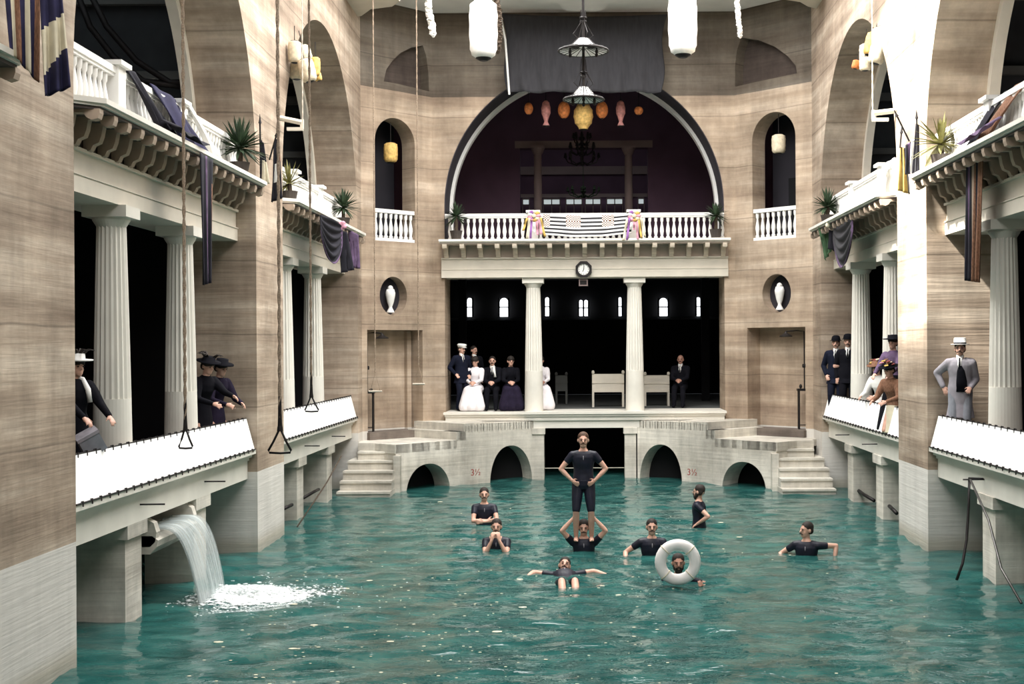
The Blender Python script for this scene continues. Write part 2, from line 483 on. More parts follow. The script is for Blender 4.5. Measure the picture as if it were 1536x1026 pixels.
    if outfit == 'swim':
        bm = bmesh.new(); loft(bm, g(.011, -.2, .515), Mt)
        for s in (-1, 1):
            j = J[s]; limb(bm, [(Mt @ Vector((s*.09, 0, .455)), .066), (j['s'], .064), (j['s'].lerp(j['e'], .42), .058)])
        child('swim_shirt', bm, 'wet_wool')
        bm = bmesh.new(); loft(bm, g(.013, -.2, .06), Mt)
        for s in (-1, 1):
            j = J[s]; limb(bm, [(j['h'], .102), (j['h'].lerp(j['k'], .5), .09), (j['h'].lerp(j['k'], .93), .068)])
        child('swim_trunks', bm, 'wet_wool')
        bm = bmesh.new()
        ell(bm, Vector((0, -.118, .40)), (.008, .012, .04), Mt); solid('button_placket', bm, 'suit_grey')
    elif outfit in ('suit', 'longcoat'):
        cm = cs.get('coat', 'suit_black'); tm = cs.get('trousers', cm)
        lo = .22 if outfit == 'suit' else .45
        seated = abs(J[1]['k'].z - J[1]['h'].z) < .2
        bm = bmesh.new()
        extra_r = [] if seated else [(-lo, .19+.04, .15+.03), (-lo*.5, .19, .145)]
        loft(bm, extra_r + g(.032, -.06 if not seated else -.12, .52), Mt)
        for s in (-1, 1):
            j = J[s]; limb(bm, [(Mt @ Vector((s*.09, 0, .46)), .08), (j['s'], .085), (j['e'], .062), (j['e'].lerp(j['w'], .92), .046)])
        child('coat', bm, cm, .013)
        bm = bmesh.new()
        for s in (-1, 1):
            j = J[s]; limb(bm, [(j['h'], .11), (j['k'], .08), (j['a'], .062)])
        loft(bm, g(.02, -.2, .06), Mt)
        child('trousers', bm, tm, .013)
        for s in (-1, 1):
            bm = bmesh.new(); ell(bm, J[s]['a'] + Vector((0, -.06, -.04)), (.045, .13, .04))
            solid('shoe', bm, 'suit_black')
        bm = bmesh.new(); loft(bm, [(.34, .012, .02, 0, -.135), (.42, .035, .03, 0, -.128), (.50, .045, .04, 0, -.075), (.555, .062, .062, 0, 0), (.575, .06, .06, 0, 0)], Mt)
        solid('shirt_front', bm, 'white_cloth')
        bm = bmesh.new(); loft(bm, [(.33, .006, .01, 0, -.158), (.40, .016, .012, 0, -.162), (.48, .010, .012, 0, -.13), (.53, .018, .012, 0, -.075)], Mt)
        solid('necktie', bm, 'suit_black')
    elif outfit == 'dress':
        dm = cs.get('dress', 'dress_plum')
        bm = bmesh.new(); loft(bm, g(.014, -.2, .55), Mt)
        for s in (-1, 1):
            j = J[s]; limb(bm, [(j['s'], .08), (j['s'].lerp(j['e'], .4), .075), (j['e'], .052), (j['e'].lerp(j['w'], .92), .038)])
        child('bodice', bm, cs.get('bodice', dm), .012)
        bm = bmesh.new()
        seated = abs(J[1]['k'].z - J[1]['h'].z) < .2 and lean[0] < .03
        if seated:
            for s in (-1, 1):
                j = J[s]; q = j['a'] + Vector((s*.06, -.0, .03))
                limb(bm, [(j['h'], .135), (j['k'], .125), (j['k'].lerp(q, .5), .145), (q, .16)])
            m_ = (J[-1]['k']+J[1]['k'])/2; limb(bm, [((J[-1]['h']+J[1]['h'])/2, .13), (m_, .12), ((J[-1]['a']+J[1]['a'])/2+Vector((0, -.03, .04)), .15)])
            for s in range(5):
                x = -.18+.09*s; limb(bm, [(m_+Vector((x*.6, -.10, .02)), .035), (m_+Vector((x*1.3, -.15, -.38)), .05)])
            # keep the hem flat on the floor
        else:
            loft(bm, [(.03-pel.z, .34 if pel.z > .8 else .19, .30 if pel.z > .8 else .17), (-.5, .26, .23), (-.2, .20, .165), (.06, .165, .13), (.12, .13, .105)], Matrix.Translation(pel))
        for v in bm.verts: v.co.z = max(v.co.z, .015)
        child('skirt', bm, dm, .014, 2)
    # hats
    hb = lambda: bmesh.new()
    if hat:
        hm = cs.get('hat', 'suit_black')
        bm = hb()
        if hat == 'bowler':
            cast(bm, Mh, [(.125, .150), (.128, .158), (.092, .165), (.090, .20), (.080, .24), (.05, .262), (.005, .267)])
        elif hat == 'cap':
            cast(bm, Mh, [(.09, .145), (.115, .19), (.118, .215), (.09, .235), (.005, .24)]); ell(bm, Vector((0, -.10, .15)), (.06, .05, .008), Mh)
        elif hat == 'straw':
            cast(bm, Mh, [(.135, .158), (.137, .168), (.09, .170), (.088, .255), (.08, .262), (.005, .264)])
        else:
            cast(bm, Mh, [(.17, .158), (.172, .172), (.09, .178), (.085, .235), (.005, .24)])
        ho = solid('hat', bm, hm)
        if hat == 'straw' or hat == 'bowler':
            bm = hb(); cast(bm, Mh, [(.0935, .168), (.0935, .192)]); obj('hat_band', bm, cs.get('band', 'suit_black'), ho)
        if hat in ('plume', 'flowers'):
            rng = random.Random(hash(label) % 999 if False else len(label))
            for q in range(16 if hat == 'flowers' else 12):
                bm = hb(); a = rng.uniform(0, 2*PI); r = rng.uniform(.03, .13); z = rng.uniform(.19, .27)
                if hat == 'flowers':
                    c = Vector((r*math.cos(a), r*math.sin(a), z))
                    for t in range(5):
                        ell(bm, c + Vector((.022*math.cos(t*1.257), .022*math.sin(t*1.257), 0)), (.018, .018, .012), Mh, 8, 6)
                    obj('flower', bm, rng.choice(['pink_cloth', 'gold_cloth', 'rust_cloth', 'foliage', 'cream_cloth', 'red_cloth']), ho, smooth=True)
                else:
                    p = Vector((r*.5*math.cos(a), r*.5*math.sin(a), .22))
                    tube(bm, [Mh @ p, Mh @ (p+Vector((.06*math.cos(a), .06*math.sin(a), .06))), Mh @ (p+Vector((.12*math.cos(a), .12*math.sin(a), .05)))], lambda t: .016*(1-t*.7), 6)
                    obj('plume', bm, 'hair', ho, smooth=True)
    if extra: extra(body, Mt, Mh, J, solid, child)
    return body

def fx(px, Y): return P(px, 520, Y).x
GW = 'swimmers in dark bathing suits'
# pair of acrobats ---------------------------------------------------------
ya = 22.4
xa = fx(874, ya)
# bearer: shoulders at z ~.22 above the water
def bearer():
    zt = -.39   # pelvis height (world, unscaled units from water level)
    return person('man deep in the water bearing the acrobat on his shoulders, gripping his calves', (xa, ya+.02, -1.55), 0, 1.08,
        pel=(0, 0.02, 1.14), RH=(-.17, -.10, 1.98), LH=(.17, -.10, 1.98), RE=(-.9, -.2, 1.5), LE=(.9, -.2, 1.5),
        RF=(-.22, -.05, .1), LF=(.22, -.05, .1), rd=(.35, -.1, 1), ld=(-.35, -.1, 1), rn=(1, 0, 0), ln=(-1, 0, 0), skin='skin', curl=.9,
        RK=(-.5, -1, .5), LK=(.5, -1, .5), head=(.12, 0, 0))
bearer()
# top man: feet on the bearer's shoulders
person('tall moustached man in a black bathing suit standing on another man, hands on hips', (xa, ya+.02, .16), 0, 1.08,
       pel=(0, 0, .96), RH=(-.175, -.06, .99), LH=(.175, -.06, .99), RE=(-1.2, .1, 1.2), LE=(1.2, .1, 1.2),
       rd=(.55, -.75, -.35), ld=(-.55, -.75, -.35), rn=(1, .4, 0), ln=(-1, .4, 0), curl=.5, RF=(-.125, .0, .10), LF=(.125, .0, .10), RK=(-.3, -2, .5), LK=(.3, -2, .5),
       hair='hair_brown', face='moustache', head=(0, 0, .0))
def swimmer(label, px, wl, top, rz=0, **k):
    """wl = waterline row, top = row of head top; pelvis depth chosen so the head top lands there"""
    Y = CH*F/(wl-(CX-px)*TH*-1*-1-CY) if False else CH*F/(wl-CY)
    S = k.pop('S', 1.08)
    ht = P(px, top, Y).z                # world head top
    crouch = k.pop('drop', 0)
    # standing head top is pelvis + .81 ; feet on the pool floor z=-1.6
    pz = (ht+1.55)/S - .80 - crouch
    return person(label, (fx(px, Y), Y, -1.55), rz, S, pel=(0, 0, pz), group=None, **k)
swimmer('swimmer at the left standing waist deep with folded forearms and a dark moustache', 725, 785, 732, .1,
        RH=(.05, -.25, 1.53), LH=(-.02, -.28, 1.51), RE=(-1.6, .1, 1.3), LE=(1.6, .1, 1.3), rd=(1, -.1, 0), ld=(-1, -.15, 0), rn=(0, 1, 0), ln=(0, 1, 0))
def pz_of(px, wl, top, S=1.08):
    Y = CH*F/(wl-CY); return (P(px, top, Y).z+1.55)/S - .80
z = pz_of(742, 822, 780)
swimmer('swimmer cupping both hands at his mouth, in front of the man with folded forearms', 743, 822, 779, 0, RE=(-.5, -.6, z-.8), LE=(.5, -.6, z-.8),
        RH=(-.06, -.24, z+.50), LH=(.06, -.24, z+.50), rd=(.15, .2, 1), ld=(-.15, .2, 1), rn=(.6, 1, 0), ln=(-.6, 1, 0), skin='skin', face='moustache')
z = pz_of(976, 832, 780)
swimmer('dark haired swimmer facing forward, chest deep, behind the life ring', 976, 832, 779, 0, RH=(-.42, -.22, z+.17), LH=(.22, -.25, z-.12), RE=(-.8, .2, z+.1), LE=(.8, .2, z+.1))
z = pz_of(1015, 873, 832)
swimmer('swimmer whose bearded head looks out through the white life ring', 1015.5, 873, 831.5, 0, face='beard', skin='skin_tan',
        RH=(-.32, -.2, z-.1), LH=(.31, -.24, z+.40), RE=(-.6, .1, z+.1), LE=(.9, .1, z+.2), ld=(-.1, -.8, .5), ln=(-1, -.2, 0), curl=1.1)
z = pz_of(1046, 790, 728)
swimmer('bearded swimmer turned left with a hand on his hip, near the far arch', 1047, 790, 727.5, -1.85, face='beard',
        LH=(.19, .0, z+.12), LE=(.9, 2.6, z+.3), RH=(-.2, -.12, z+.0), RE=(-.9, .3, z), head=(0, 0, -.2))
z = pz_of(1210, 836, 783)
swimmer('moustached swimmer at the right looking left with arms held out in the water', 1208, 834, 783.5, -.35,
        RH=(-.38, -.22, z+.16), LH=(.43, .02, z+.16), RE=(-.7, .3, z+.2), LE=(.7, .2, z+.35), head=(0, 0, -.8))
# floating man on his back, feet to the camera
person('swimmer floating on his back with arms spread wide and feet towards us', (fx(843, 20.0), 20.35, -.05), .08, 1.06,
       pel=(0, -.55, -.05), lean=(-1.40, 0, 0), head=(.95, .12, .12), RH=(-.56, -.27, .03), LH=(.62, -.20, .03), RE=(-.3, .3, .1), LE=(.3, .3, .1),
       RF=(-.09, -1.36, -.13), LF=(.09, -1.36, -.13), RK=(-.1, -1, .4), LK=(.1, -1, .4), skin='skin', rd=(-.6, -.8, 0), ld=(.6, -.8, 0), rn=(0, 0, -1), ln=(0, 0, -1), curl=.2)

def scarf(body, Mt):
    bm = bmesh.new(); tube(bm, [Mt @ Vector(p) for p in ((-.05, .02, .56), (.05, -.06, .53), (.065, -.15, .42), (.08, -.17, .27))], .03, 8)
    obj('scarf', bm, 'white_cloth', body, smooth=True)
def waistcoat(body, Mt):
    bm = bmesh.new(); loft(bm, [(-.02, .09, .04, .03, -.13), (.15, .085, .04, .03, -.125), (.32, .06, .04, .02, -.135), (.40, .03, .03, .01, -.13)], Mt)
    obj('waistcoat', bm, 'suit_black', body, smooth=True)
# spectators -------------------------------------------------------------------
def seated(label, px, Y, rz=0, z0=ZD, S=1.08, sit=.50, **k):
    return person(label, (fx(px, Y), Y, z0), rz, S, pel=(0, .08, sit+.08), RH=k.pop('RH', (-.07, -.30, sit+.22)), LH=k.pop('LH', (.07, -.32, sit+.22)),
                  RE=(-.5, .2, .5), LE=(.5, .2, .5), RF=(-.12, -.42, .09), LF=(.12, -.42, .09), RK=(-.12, -.6, .9), LK=(.12, -.6, .9), vox=k.pop('vox', .014), **k)
def standing(label, px, Y, rz=0, z0=ZD, S=1.06, **k):
    return person(label, (fx(px, Y), Y, z0), rz, S, vox=k.pop('vox', .014), **k)
standing('man in a dark suit and white cap at the left end of the far deck', 692, 35.7, .5, S=1.04, outfit='suit', hat='cap', cols=dict(hat='white_cloth', coat='suit_navy'), head=(.1, 0, .4), RH=(-.22, -.12, .98), LH=(.2, -.1, .95))
standing('man in black with a pale moustache standing behind the seated woman in white', 711, 36.6, .5, S=1.02, outfit='suit', hairm='full', head=(0, 0, .3))
seated('young woman in a white dress seated at the left of the far deck', 712, 35.75, -.1, fem=True, outfit='dress', hairm='bun', face=None, cols=dict(dress='dress_white'), head=(.3, 0, -.1))
seated('man in a dark suit with a white scarf seated between the two women', 738, 35.9, .0, outfit='suit', cols=dict(coat='suit_black'),
       extra=lambda body, Mt, Mh, J, solid, child: scarf(body, Mt))
seated('woman in a dark plum dress seated left of the left deck column', 766, 35.8, .1, fem=True, outfit='dress', hairm='bun', face=None, cols=dict(dress='dress_plum', bodice='suit_black'), head=(.1, 0, .2))
seated('woman in pale dress half hidden behind the left deck column', 811, 36.2, .1, fem=True, outfit='dress', hairm='bun', face=None, cols=dict(dress='dress_white'), skin='skin_tan')
seated('man in black sitting on the benches right of the right deck column', 1020, 37.0, -.2, outfit='suit', hairm='bald', skin='skin_tan')
standing('man in a bowler hat leaning by the shower corner wall on the right', 1254, 31.72, -.35, S=1.1, outfit='suit', hat='bowler', cols=dict(coat='suit_navy'), RH=(-.2, -.1, .93), LH=(.1, -.22, 1.12))
standing('man in a bowler hat beside the column on the right promenade, arms down', 1272, 31.35, -.3, S=1.12, outfit='suit', hat='bowler', cols=dict(coat='suit_black'))
def leaner(label, px, Y, rz, z0=ZD, S=1.08, ph=.72, ln_=.25, **k):
    return person(label, (fx(px, Y), Y, z0), rz, S, pel=(0, .1, ph), lean=(ln_, 0, 0), RH=k.pop('RH', (-.16, -.36, ph+.10)), LH=k.pop('LH', (.16, -.36, ph+.10)),
                  RE=(-.5, .2, ph), LE=(.5, .2, ph), RF=(-.1, .35, .09), LF=(.1, .35, .09), RK=(-.1, -.6, .3), LK=(.1, -.6, .3), vox=.014, fem=True, outfit='dress', hairm='bun', face=None, **k)
leaner('woman in a wide dark hat standing behind the flower hatted ladies', 1337, 26.05, -.7, ph=.98, ln_=.05, hat='wide', cols=dict(dress='suit_black', bodice='purple_cloth'))
leaner('lady in a red and gold flowered hat at the second right apron', 1318, 27.7, -.9, ph=.50, hat='flowers', cols=dict(dress='white_cloth', hat='rust_cloth'))
leaner('lady in a dark hat full of pale flowers beside the right waterside pier', 1337, 25.35, -.9, ph=.50, hat='flowers', cols=dict(dress='cream_cloth', hat='suit_black', bodice='rust_cloth'))
standing('man in a white straw hat and open pale grey coat on the right promenade', 1440, 21.72, -.35, S=1.03, outfit='longcoat', hat='straw', cols=dict(coat='suit_grey', trousers='trouser_grey', hat='white_cloth'), RH=(-.27, .06, 1.0), LH=(.17, -.12, 1.0), RE=(-1.0, .6, 1.1), LE=(.5, .8, 1.1), vox=.011,
         extra=lambda body, Mt, Mh, J, solid, child: waistcoat(body, Mt))
leaner('person in black with a white neck bow by the front left pier', 119, 16.1, .9, ph=.75, ln_=.05, hat='plume', cols=dict(hat='white_cloth', dress='suit_black'), extra=lambda body, Mt, Mh, J, solid, child: scarf(body, Mt))
leaner('lady in black with a plumed hat and yellow gloves at the front left apron', 307, 21.2, 1.0, ph=.70, hat='plume', cols=dict(dress='suit_black'), LH=(.12, -.5, .90))
leaner('lady in a flat black hat leaning forward beside the front left far pier', 327, 21.85, 1.0, ph=.66, hat='wide', cols=dict(dress='dress_plum'))
# ================================================================ SETTING
WALLX = {-1: 5.7, 1: 5.9}
BAYS = {-1: [(4.4, 12.5), (14.5, 22.57), (24.57, 32.7)], 1: [(3.9, 12.05), (14.1, 22.2), (24.25, 32.06)]}
YEND = {-1: 33.3, 1: 33.2}
CORN = {-1: (Vector((-5.7, 33.3, 0)), Vector((-4.05, 35, 0))), 1: (Vector((5.9, 33.2, 0)), Vector((4.13, 35, 0)))}
ZD, ZG, ZT, ZB = 1.8, 6.33, 12.6, -1.6      # deck, gallery floor, ceiling, pool bottom
SPR = 6.63
SIDE = {-1: 'left', 1: 'right'}
def struct(name, bm, m, parent=None, **k):
    o = obj(name, bm, m, parent, **k)
    if parent is None: o['kind'] = 'structure'
    return o

def arch_pts(y0, y1, spr, n=40):
    c, R = (y0+y1)/2, (y1-y0)/2
    return [(c - R*math.cos(PI*i/n), spr + R*math.sin(PI*i/n)) for i in range(n+1)]

for sd in (-1, 1):
    W = WALLX[sd]; T = 1.15
    fr = lambda a, b, t, W=W, sd=sd: Vector((sd*(W+t), a, b))
    pts = [(-4, ZB)]
    for (y0, y1) in BAYS[sd]:
        pts += [(y0, ZB)] + arch_pts(y0, y1, SPR) + [(y1, ZB)]
    pts += [(YEND[sd], ZB), (YEND[sd], ZT), (-4, ZT)]
    bm = bmesh.new(); prism(bm, pts, fr, 0, T)
    struct('wall_' + SIDE[sd], bm, 'concrete')
    # pale casing on the gallery side of each arch
    for k, (y0, y1) in enumerate(BAYS[sd]):
        bm = bmesh.new()
        A = [(y0, ZG)] + arch_pts(y0, y1, SPR) + [(y1, ZG)]
        B = [(y0+.16, ZG)] + arch_pts(y0+.16, y1-.16, SPR) + [(y1-.16, ZG)]
        prism(bm, A + B[::-1], fr, T-.16, T+.02)
        struct('trim_%d' % (1+k+(3 if sd > 0 else 0)), bm, 'cream_paint')
    # upper gallery behind the arches, lower promenade, black channel under the deck
    bm = bmesh.new()
    xi, xo = W+T, W+T+4.6
    def bx(a, b, *r):
        box(bm, min(sd*a, sd*b), max(sd*a, sd*b), *r)
    bx(xo, xo+.2, -4, 36, ZD, 11.6)
    for yy in (-4, 23.4, 33.0): bx(xi-.02, xo, yy, yy+.2, ZG, 11.6)
    bx(xi, xo, -4, 36, 11.4, 11.6)
    for yy in (6, 9.5, 13, 16.5, 20, 26, 29.5): bx(xi, xo, yy, yy+.3, 11.1, 11.4)
    struct('wall_gallery_' + SIDE[sd], bm, 'gallery_dark')
    bm = bmesh.new()
    for yy in (23.3, 32.9):
        for z0, z1, d in ((10.3, 10.55, .12), (9.75, 9.95, .08), (8.4, 8.55, .06), (7.5, 7.62, .05)):
            bx(xi, xo, yy-d, yy+.05, z0, z1)
    for z0, z1 in ((10.3, 10.55), (8.4, 8.55)): bx(xo-.1, xo, -4, 33, z0, z1)
    struct('trim_%d' % (10 if sd < 0 else 11), bm, 'gallery_trim')
    bm = bmesh.new(); bx(W+.38, xo, -4, 34, ZG-.2, ZG)
    struct('floor_gallery_' + SIDE[sd], bm, 'soffit_paint')
    bm = bmesh.new(); bx(W+.25, xo, -4, 34, ZD-.2, ZD)
    struct('floor_promenade_' + SIDE[sd], bm, 'soffit_paint')
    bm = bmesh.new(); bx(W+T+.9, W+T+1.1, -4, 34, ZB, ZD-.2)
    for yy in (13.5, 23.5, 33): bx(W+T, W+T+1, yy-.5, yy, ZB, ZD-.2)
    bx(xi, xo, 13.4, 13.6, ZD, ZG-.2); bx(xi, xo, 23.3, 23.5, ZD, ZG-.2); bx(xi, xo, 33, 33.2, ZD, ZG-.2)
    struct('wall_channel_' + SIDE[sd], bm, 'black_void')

# ---------------- 45 degree corner walls with niches
def ray_s(px, A, B):
    """distance along A->B (plan) where the view ray through column px meets it"""
    k = (px-CX)/F; d = B-A
    t = (k*A.y - A.x)/(d.x - k*d.y)
    return t*d.length, A.y + t*d.y
def zat(py, px, Y): return P(px, py, Y).z

CORNER = {}
def corner(sd, up, oval, door, squinch):
    A, B = CORN[sd]; d = (B-A).normalized(); L = (B-A).length
    n = Vector((-d.y, d.x, 0))
    if n.y < 0: n = -n                       # away from the pool
    fr = lambda a, b, t: A + d*a + n*t + Vector((0, 0, b))
    def sz(px, py):
        s, Y = ray_s(px, A, B); return s, zat(py, px, Y)
    holes = []
    # upper arched niche: (pxl, pxr, ytop, ybot)
    pl, pr, yt, yb = up
    s0, z0 = sz(pl, yb); s1, _ = sz(pr, yb); s0, s1 = sorted((s0, s1))
    _, zt = sz((pl+pr)/2, yt); R = (s1-s0)/2
    z0 = ZG+.02
    H1 = [(s0, z0)] + [((s0+s1)/2 - R*math.cos(PI*i/20), zt-R+R*math.sin(PI*i/20)) for i in range(21)] + [(s1, z0)]
    pl, pr, yt, yb = oval
    a0, zb = sz(pl, yb); a1, _ = sz(pr, yb); _, zt2 = sz((pl+pr)/2, yt); _, zb2 = sz((pl+pr)/2, yb)
    ca, cz, ra, rz_ = (a0+a1)/2, (zt2+zb2)/2, abs(a1-a0)/2, (zt2-zb2)/2
    H2 = [(ca+ra*math.cos(2*PI*i/32), cz+rz_*math.sin(2*PI*i/32)) for i in range(32)]
    pl, pr, yt, yb = door
    d0, _ = sz(pl, yb); d1, _ = sz(pr, yb); d0, d1 = sorted((d0, d1))
    _, dz1 = sz((pl+pr)/2, yt)
    dz0 = 1.33
    H3 = [(d0, dz0), (d1, dz0), (d1, dz1), (d0, dz1)]
    H4 = [sz(*p) for p in squinch]
    T = .55
    bm = bmesh.new()
    prism(bm, [(-.05, ZB), (L+.05, ZB), (L+.05, ZT), (-.05, ZT)], fr, 0, T, [H1, H2, H3, H4])
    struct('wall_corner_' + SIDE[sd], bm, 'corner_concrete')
    bm = bmesh.new()
    prism(bm, [(d0-.1, dz0-.2), (d1+.1, dz0-.2), (d1+.1, dz1+.1), (d0-.1, dz1+.1)], fr, T, T+.12)
    e = d0+.12 if sd > 0 else d1-.12
    prism(bm, [(e-.07, dz0), (e+.07, dz0), (e+.07, dz1-.02), (e-.07, dz1-.02)], fr, T-.12, T)
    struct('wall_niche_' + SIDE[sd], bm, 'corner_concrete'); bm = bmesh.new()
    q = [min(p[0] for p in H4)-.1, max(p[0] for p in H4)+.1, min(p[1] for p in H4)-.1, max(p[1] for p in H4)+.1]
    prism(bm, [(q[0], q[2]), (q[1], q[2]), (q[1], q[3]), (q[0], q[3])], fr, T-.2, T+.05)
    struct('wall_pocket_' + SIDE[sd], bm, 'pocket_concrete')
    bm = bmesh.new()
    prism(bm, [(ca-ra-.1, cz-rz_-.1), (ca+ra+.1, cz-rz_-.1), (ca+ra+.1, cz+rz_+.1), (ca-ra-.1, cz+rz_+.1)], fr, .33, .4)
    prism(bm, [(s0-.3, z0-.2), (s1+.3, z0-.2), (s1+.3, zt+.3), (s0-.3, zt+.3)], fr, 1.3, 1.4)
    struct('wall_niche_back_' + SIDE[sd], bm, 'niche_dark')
    bm = bmesh.new()
    m_ = (s0+s1)/2 + (.12 if sd > 0 else -.12)
    prism(bm, [(m_-.3, z0), (m_+.3, z0), (m_+.3, z0+1.75), (m_-.3, z0+1.75)], fr, 1.22, 1.3)
    struct('door_%d' % (1 if sd < 0 else 2), bm, 'black_void')
    # sill block at the foot of the shower niche
    bm = bmesh.new(); prism(bm, [(d0-.02, 1.17), (d1+.02, 1.17), (d1+.02, dz0+.03), (d0-.02, dz0+.03)], fr, -.12, T)
    struct('trim_%d' % (12 if sd < 0 else 13), bm, 'dark_stone')
    CORNER[sd] = dict(fr=fr, d=d, n=n, up=(s0, s1, z0), oval=(ca, cz, rz_), door=(d0, d1, dz0, dz1), sz=sz, A=A)
corner(-1, (564, 624, 177, 360), (570, 611, 415, 473), (551, 634, 495, 645),
       [(646, 137), (600, 126), (578, 122), (582, 104), (592, 90), (604, 79), (620, 71), (637, 68), (642, 84), (645, 108)])
corner(1, (1130, 1195, 168, 357), (1144, 1187, 411, 469), (1121, 1208, 491, 643),
       [(1105, 130), (1150, 120), (1198, 110), (1196, 98), (1184, 84), (1165, 70), (1140, 60), (1114, 56), (1108, 76), (1105, 100)])

# ---------------- far wall with the great arch
XC, RA, ZS = .045, 3.785, 7.38
frY = lambda a, b, t: Vector((a, 35+t, b))
bm = bmesh.new()
arc = [(XC - RA*math.cos(PI*i/64), ZS + RA*math.sin(PI*i/64)) for i in range(65)]
prism(bm, [(-4.08, ZB), (XC-RA, ZB)] + arc + [(XC+RA, ZB), (4.16, ZB), (4.16, ZT), (-4.08, ZT)], frY, 0, 1.4)
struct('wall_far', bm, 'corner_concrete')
bm = bmesh.new()
arc2 = [(XC - (RA-.11)*math.cos(PI*i/64), ZS + (RA-.11)*math.sin(PI*i/64)) for i in range(65)]
prism(bm, [(XC-RA, ZG)] + arc + [(XC+RA, ZG), (XC+RA-.11, ZG)] + arc2[::-1] + [(XC-RA+.11, ZG)], frY, 1.2, 1.5)
struct('trim_7', bm, 'white_paint')
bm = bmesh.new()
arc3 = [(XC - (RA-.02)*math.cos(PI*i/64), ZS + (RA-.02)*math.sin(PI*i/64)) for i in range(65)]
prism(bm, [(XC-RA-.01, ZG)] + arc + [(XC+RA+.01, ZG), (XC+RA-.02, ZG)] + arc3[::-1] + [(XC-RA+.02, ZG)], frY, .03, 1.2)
struct('trim_18', bm, 'intrados_shade')  # thin lining added inside the arch; its dark colour stands for soffit shade

# upper room behind the arch
bm = bmesh.new()
box(bm, -6.5, -6.3, 36.4, 52, ZG, 12.6); box(bm, 6.4, 6.6, 36.4, 52, ZG, 12.6)
box(bm, -6.5, 6.6, 36.4, 52, 12.5, 12.7)
YO = 41.0
xa, xb = P(780, 300, YO).x, P(972, 300, YO).x; zt = P(875, 222, YO).z
prism(bm, [(-6.4, ZG), (xa, ZG), (xa, zt), (xb, zt), (xb, ZG), (6.5, ZG), (6.5, 12.5), (-6.4, 12.5)], lambda a, b, t: Vector((a, YO+t, b)), 0, .4)
box(bm, -6.4, 6.5, 51, 51.2, ZG, 12.5)
struct('wall_upper_room', bm, 'plum_wall')
bm = bmesh.new()
box(bm, xa-.15, xb+.15, YO-.08, YO, zt, zt+.22)
box(bm, -5, 5, 50.9, 51, P(875, 262, 51).z, P(875, 250, 51).z)
box(bm, -5, 5, 50.9, 51, P(875, 296, 51).z, P(875, 291, 51).z)
struct('trim_8', bm, 'plum_trim')
k = 0
for (u0, u1) in ((784, 794), (815, 840), (849, 873), (878, 901), (910, 934), (957, 966)):
    k += 1
    bm = bmesh.new(); a, b = P(u0, 300, 50.8), P(u1, 300, 50.8)
    z1, z0 = P(875, 298, 50.8).z, P(875, 307, 50.8).z
    w = struct('window_%d' % k, (box(bm, a.x, b.x, 50.8, 50.85, z0, z1), bm)[1], 'dim_glow')
    bm = bmesh.new()
    n_ = max(1, round((b.x-a.x)/.3))
    for i in range(n_+1):
        x = a.x+(b.x-a.x)*i/n_; box(bm, x-.02, x+.02, 50.74, 50.8, z0-.9, z1)
    box(bm, a.x, b.x, 50.74, 50.8, z1-.03, z1+.03); box(bm, a.x, b.x, 50.74, 50.8, z0-.03, z0+.02); box(bm, a.x, b.x, 50.74, 50.8, z0-.4, z0-.37)
    obj('window_frame', bm, 'plum_trim', w)
bm = bmesh.new(); box(bm, -3.7, 3.8, 35.1, 36.5, ZG-.2, ZG); box(bm, -6.4, 6.5, 36.5, 51, ZG-.2, ZG)
struct('floor_upper_room', bm, 'soffit_paint')

# lower room
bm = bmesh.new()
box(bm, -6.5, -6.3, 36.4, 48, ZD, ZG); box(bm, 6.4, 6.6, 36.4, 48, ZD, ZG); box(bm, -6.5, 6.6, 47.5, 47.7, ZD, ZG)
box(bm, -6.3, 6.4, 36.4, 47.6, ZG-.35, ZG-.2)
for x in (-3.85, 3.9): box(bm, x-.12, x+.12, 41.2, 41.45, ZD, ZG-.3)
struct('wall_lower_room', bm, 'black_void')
bm = bmesh.new(); zz = P(875, 478, 47.4).z; box(bm, -6.3, 6.4, 47.35, 47.5, zz-.05, zz+.05)
struct('trim_9', bm, 'gallery_dark')
for (u0, u1, y0, y1) in ((701, 708, 447, 475), (750, 762, 447, 475), (818, 823.5, 446, 474), (869, 874, 450, 474), (876.5, 881.5, 450, 474), (928, 932, 446, 474), (989, 1001, 447, 474), (1045, 1050, 446, 474)):
    k += 1
    bm = bmesh.new(); a, b = P(u0, y1, 47.3), P(u1, y0, 47.3)
    w, zt_ = b.x-a.x, b.z
    r = w/2
    pts = [(a.x, a.z), (b.x, a.z)] + [((a.x+b.x)/2 + r*math.cos(PI*i/10), zt_-r+r*math.sin(PI*i/10)) for i in range(11)]
    prism(bm, pts, lambda a_, b_, t: Vector((a_, 47.3+t, b_)), 0, .05)
    w_ = struct('window_%d' % k, bm, 'window_glow')
    bm = bmesh.new()
    box(bm, a.x, b.x, 47.24, 47.3, (a.z+b.z)/2-.02, (a.z+b.z)/2+.02)
    box(bm, a.x-.06, a.x, 47.2, 47.3, a.z, b.z); box(bm, b.x, b.x+.06, 47.2, 47.3, a.z, b.z)
    obj('window_frame', bm, 'gallery_dark', w_)
bm = bmesh.new(); box(bm, -3.72, 3.81, 35.02, 36.5, ZD-.2, ZD-.002); box(bm, -6.3, 6.4, 36.5, 47.5, ZD-.2, ZD-.002)
struct('floor', bm, 'gallery_trim')
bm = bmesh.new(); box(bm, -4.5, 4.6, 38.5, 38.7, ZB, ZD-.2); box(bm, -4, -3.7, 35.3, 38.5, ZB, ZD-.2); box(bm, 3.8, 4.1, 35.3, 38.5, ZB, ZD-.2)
struct('wall_under_deck', bm, 'black_void')

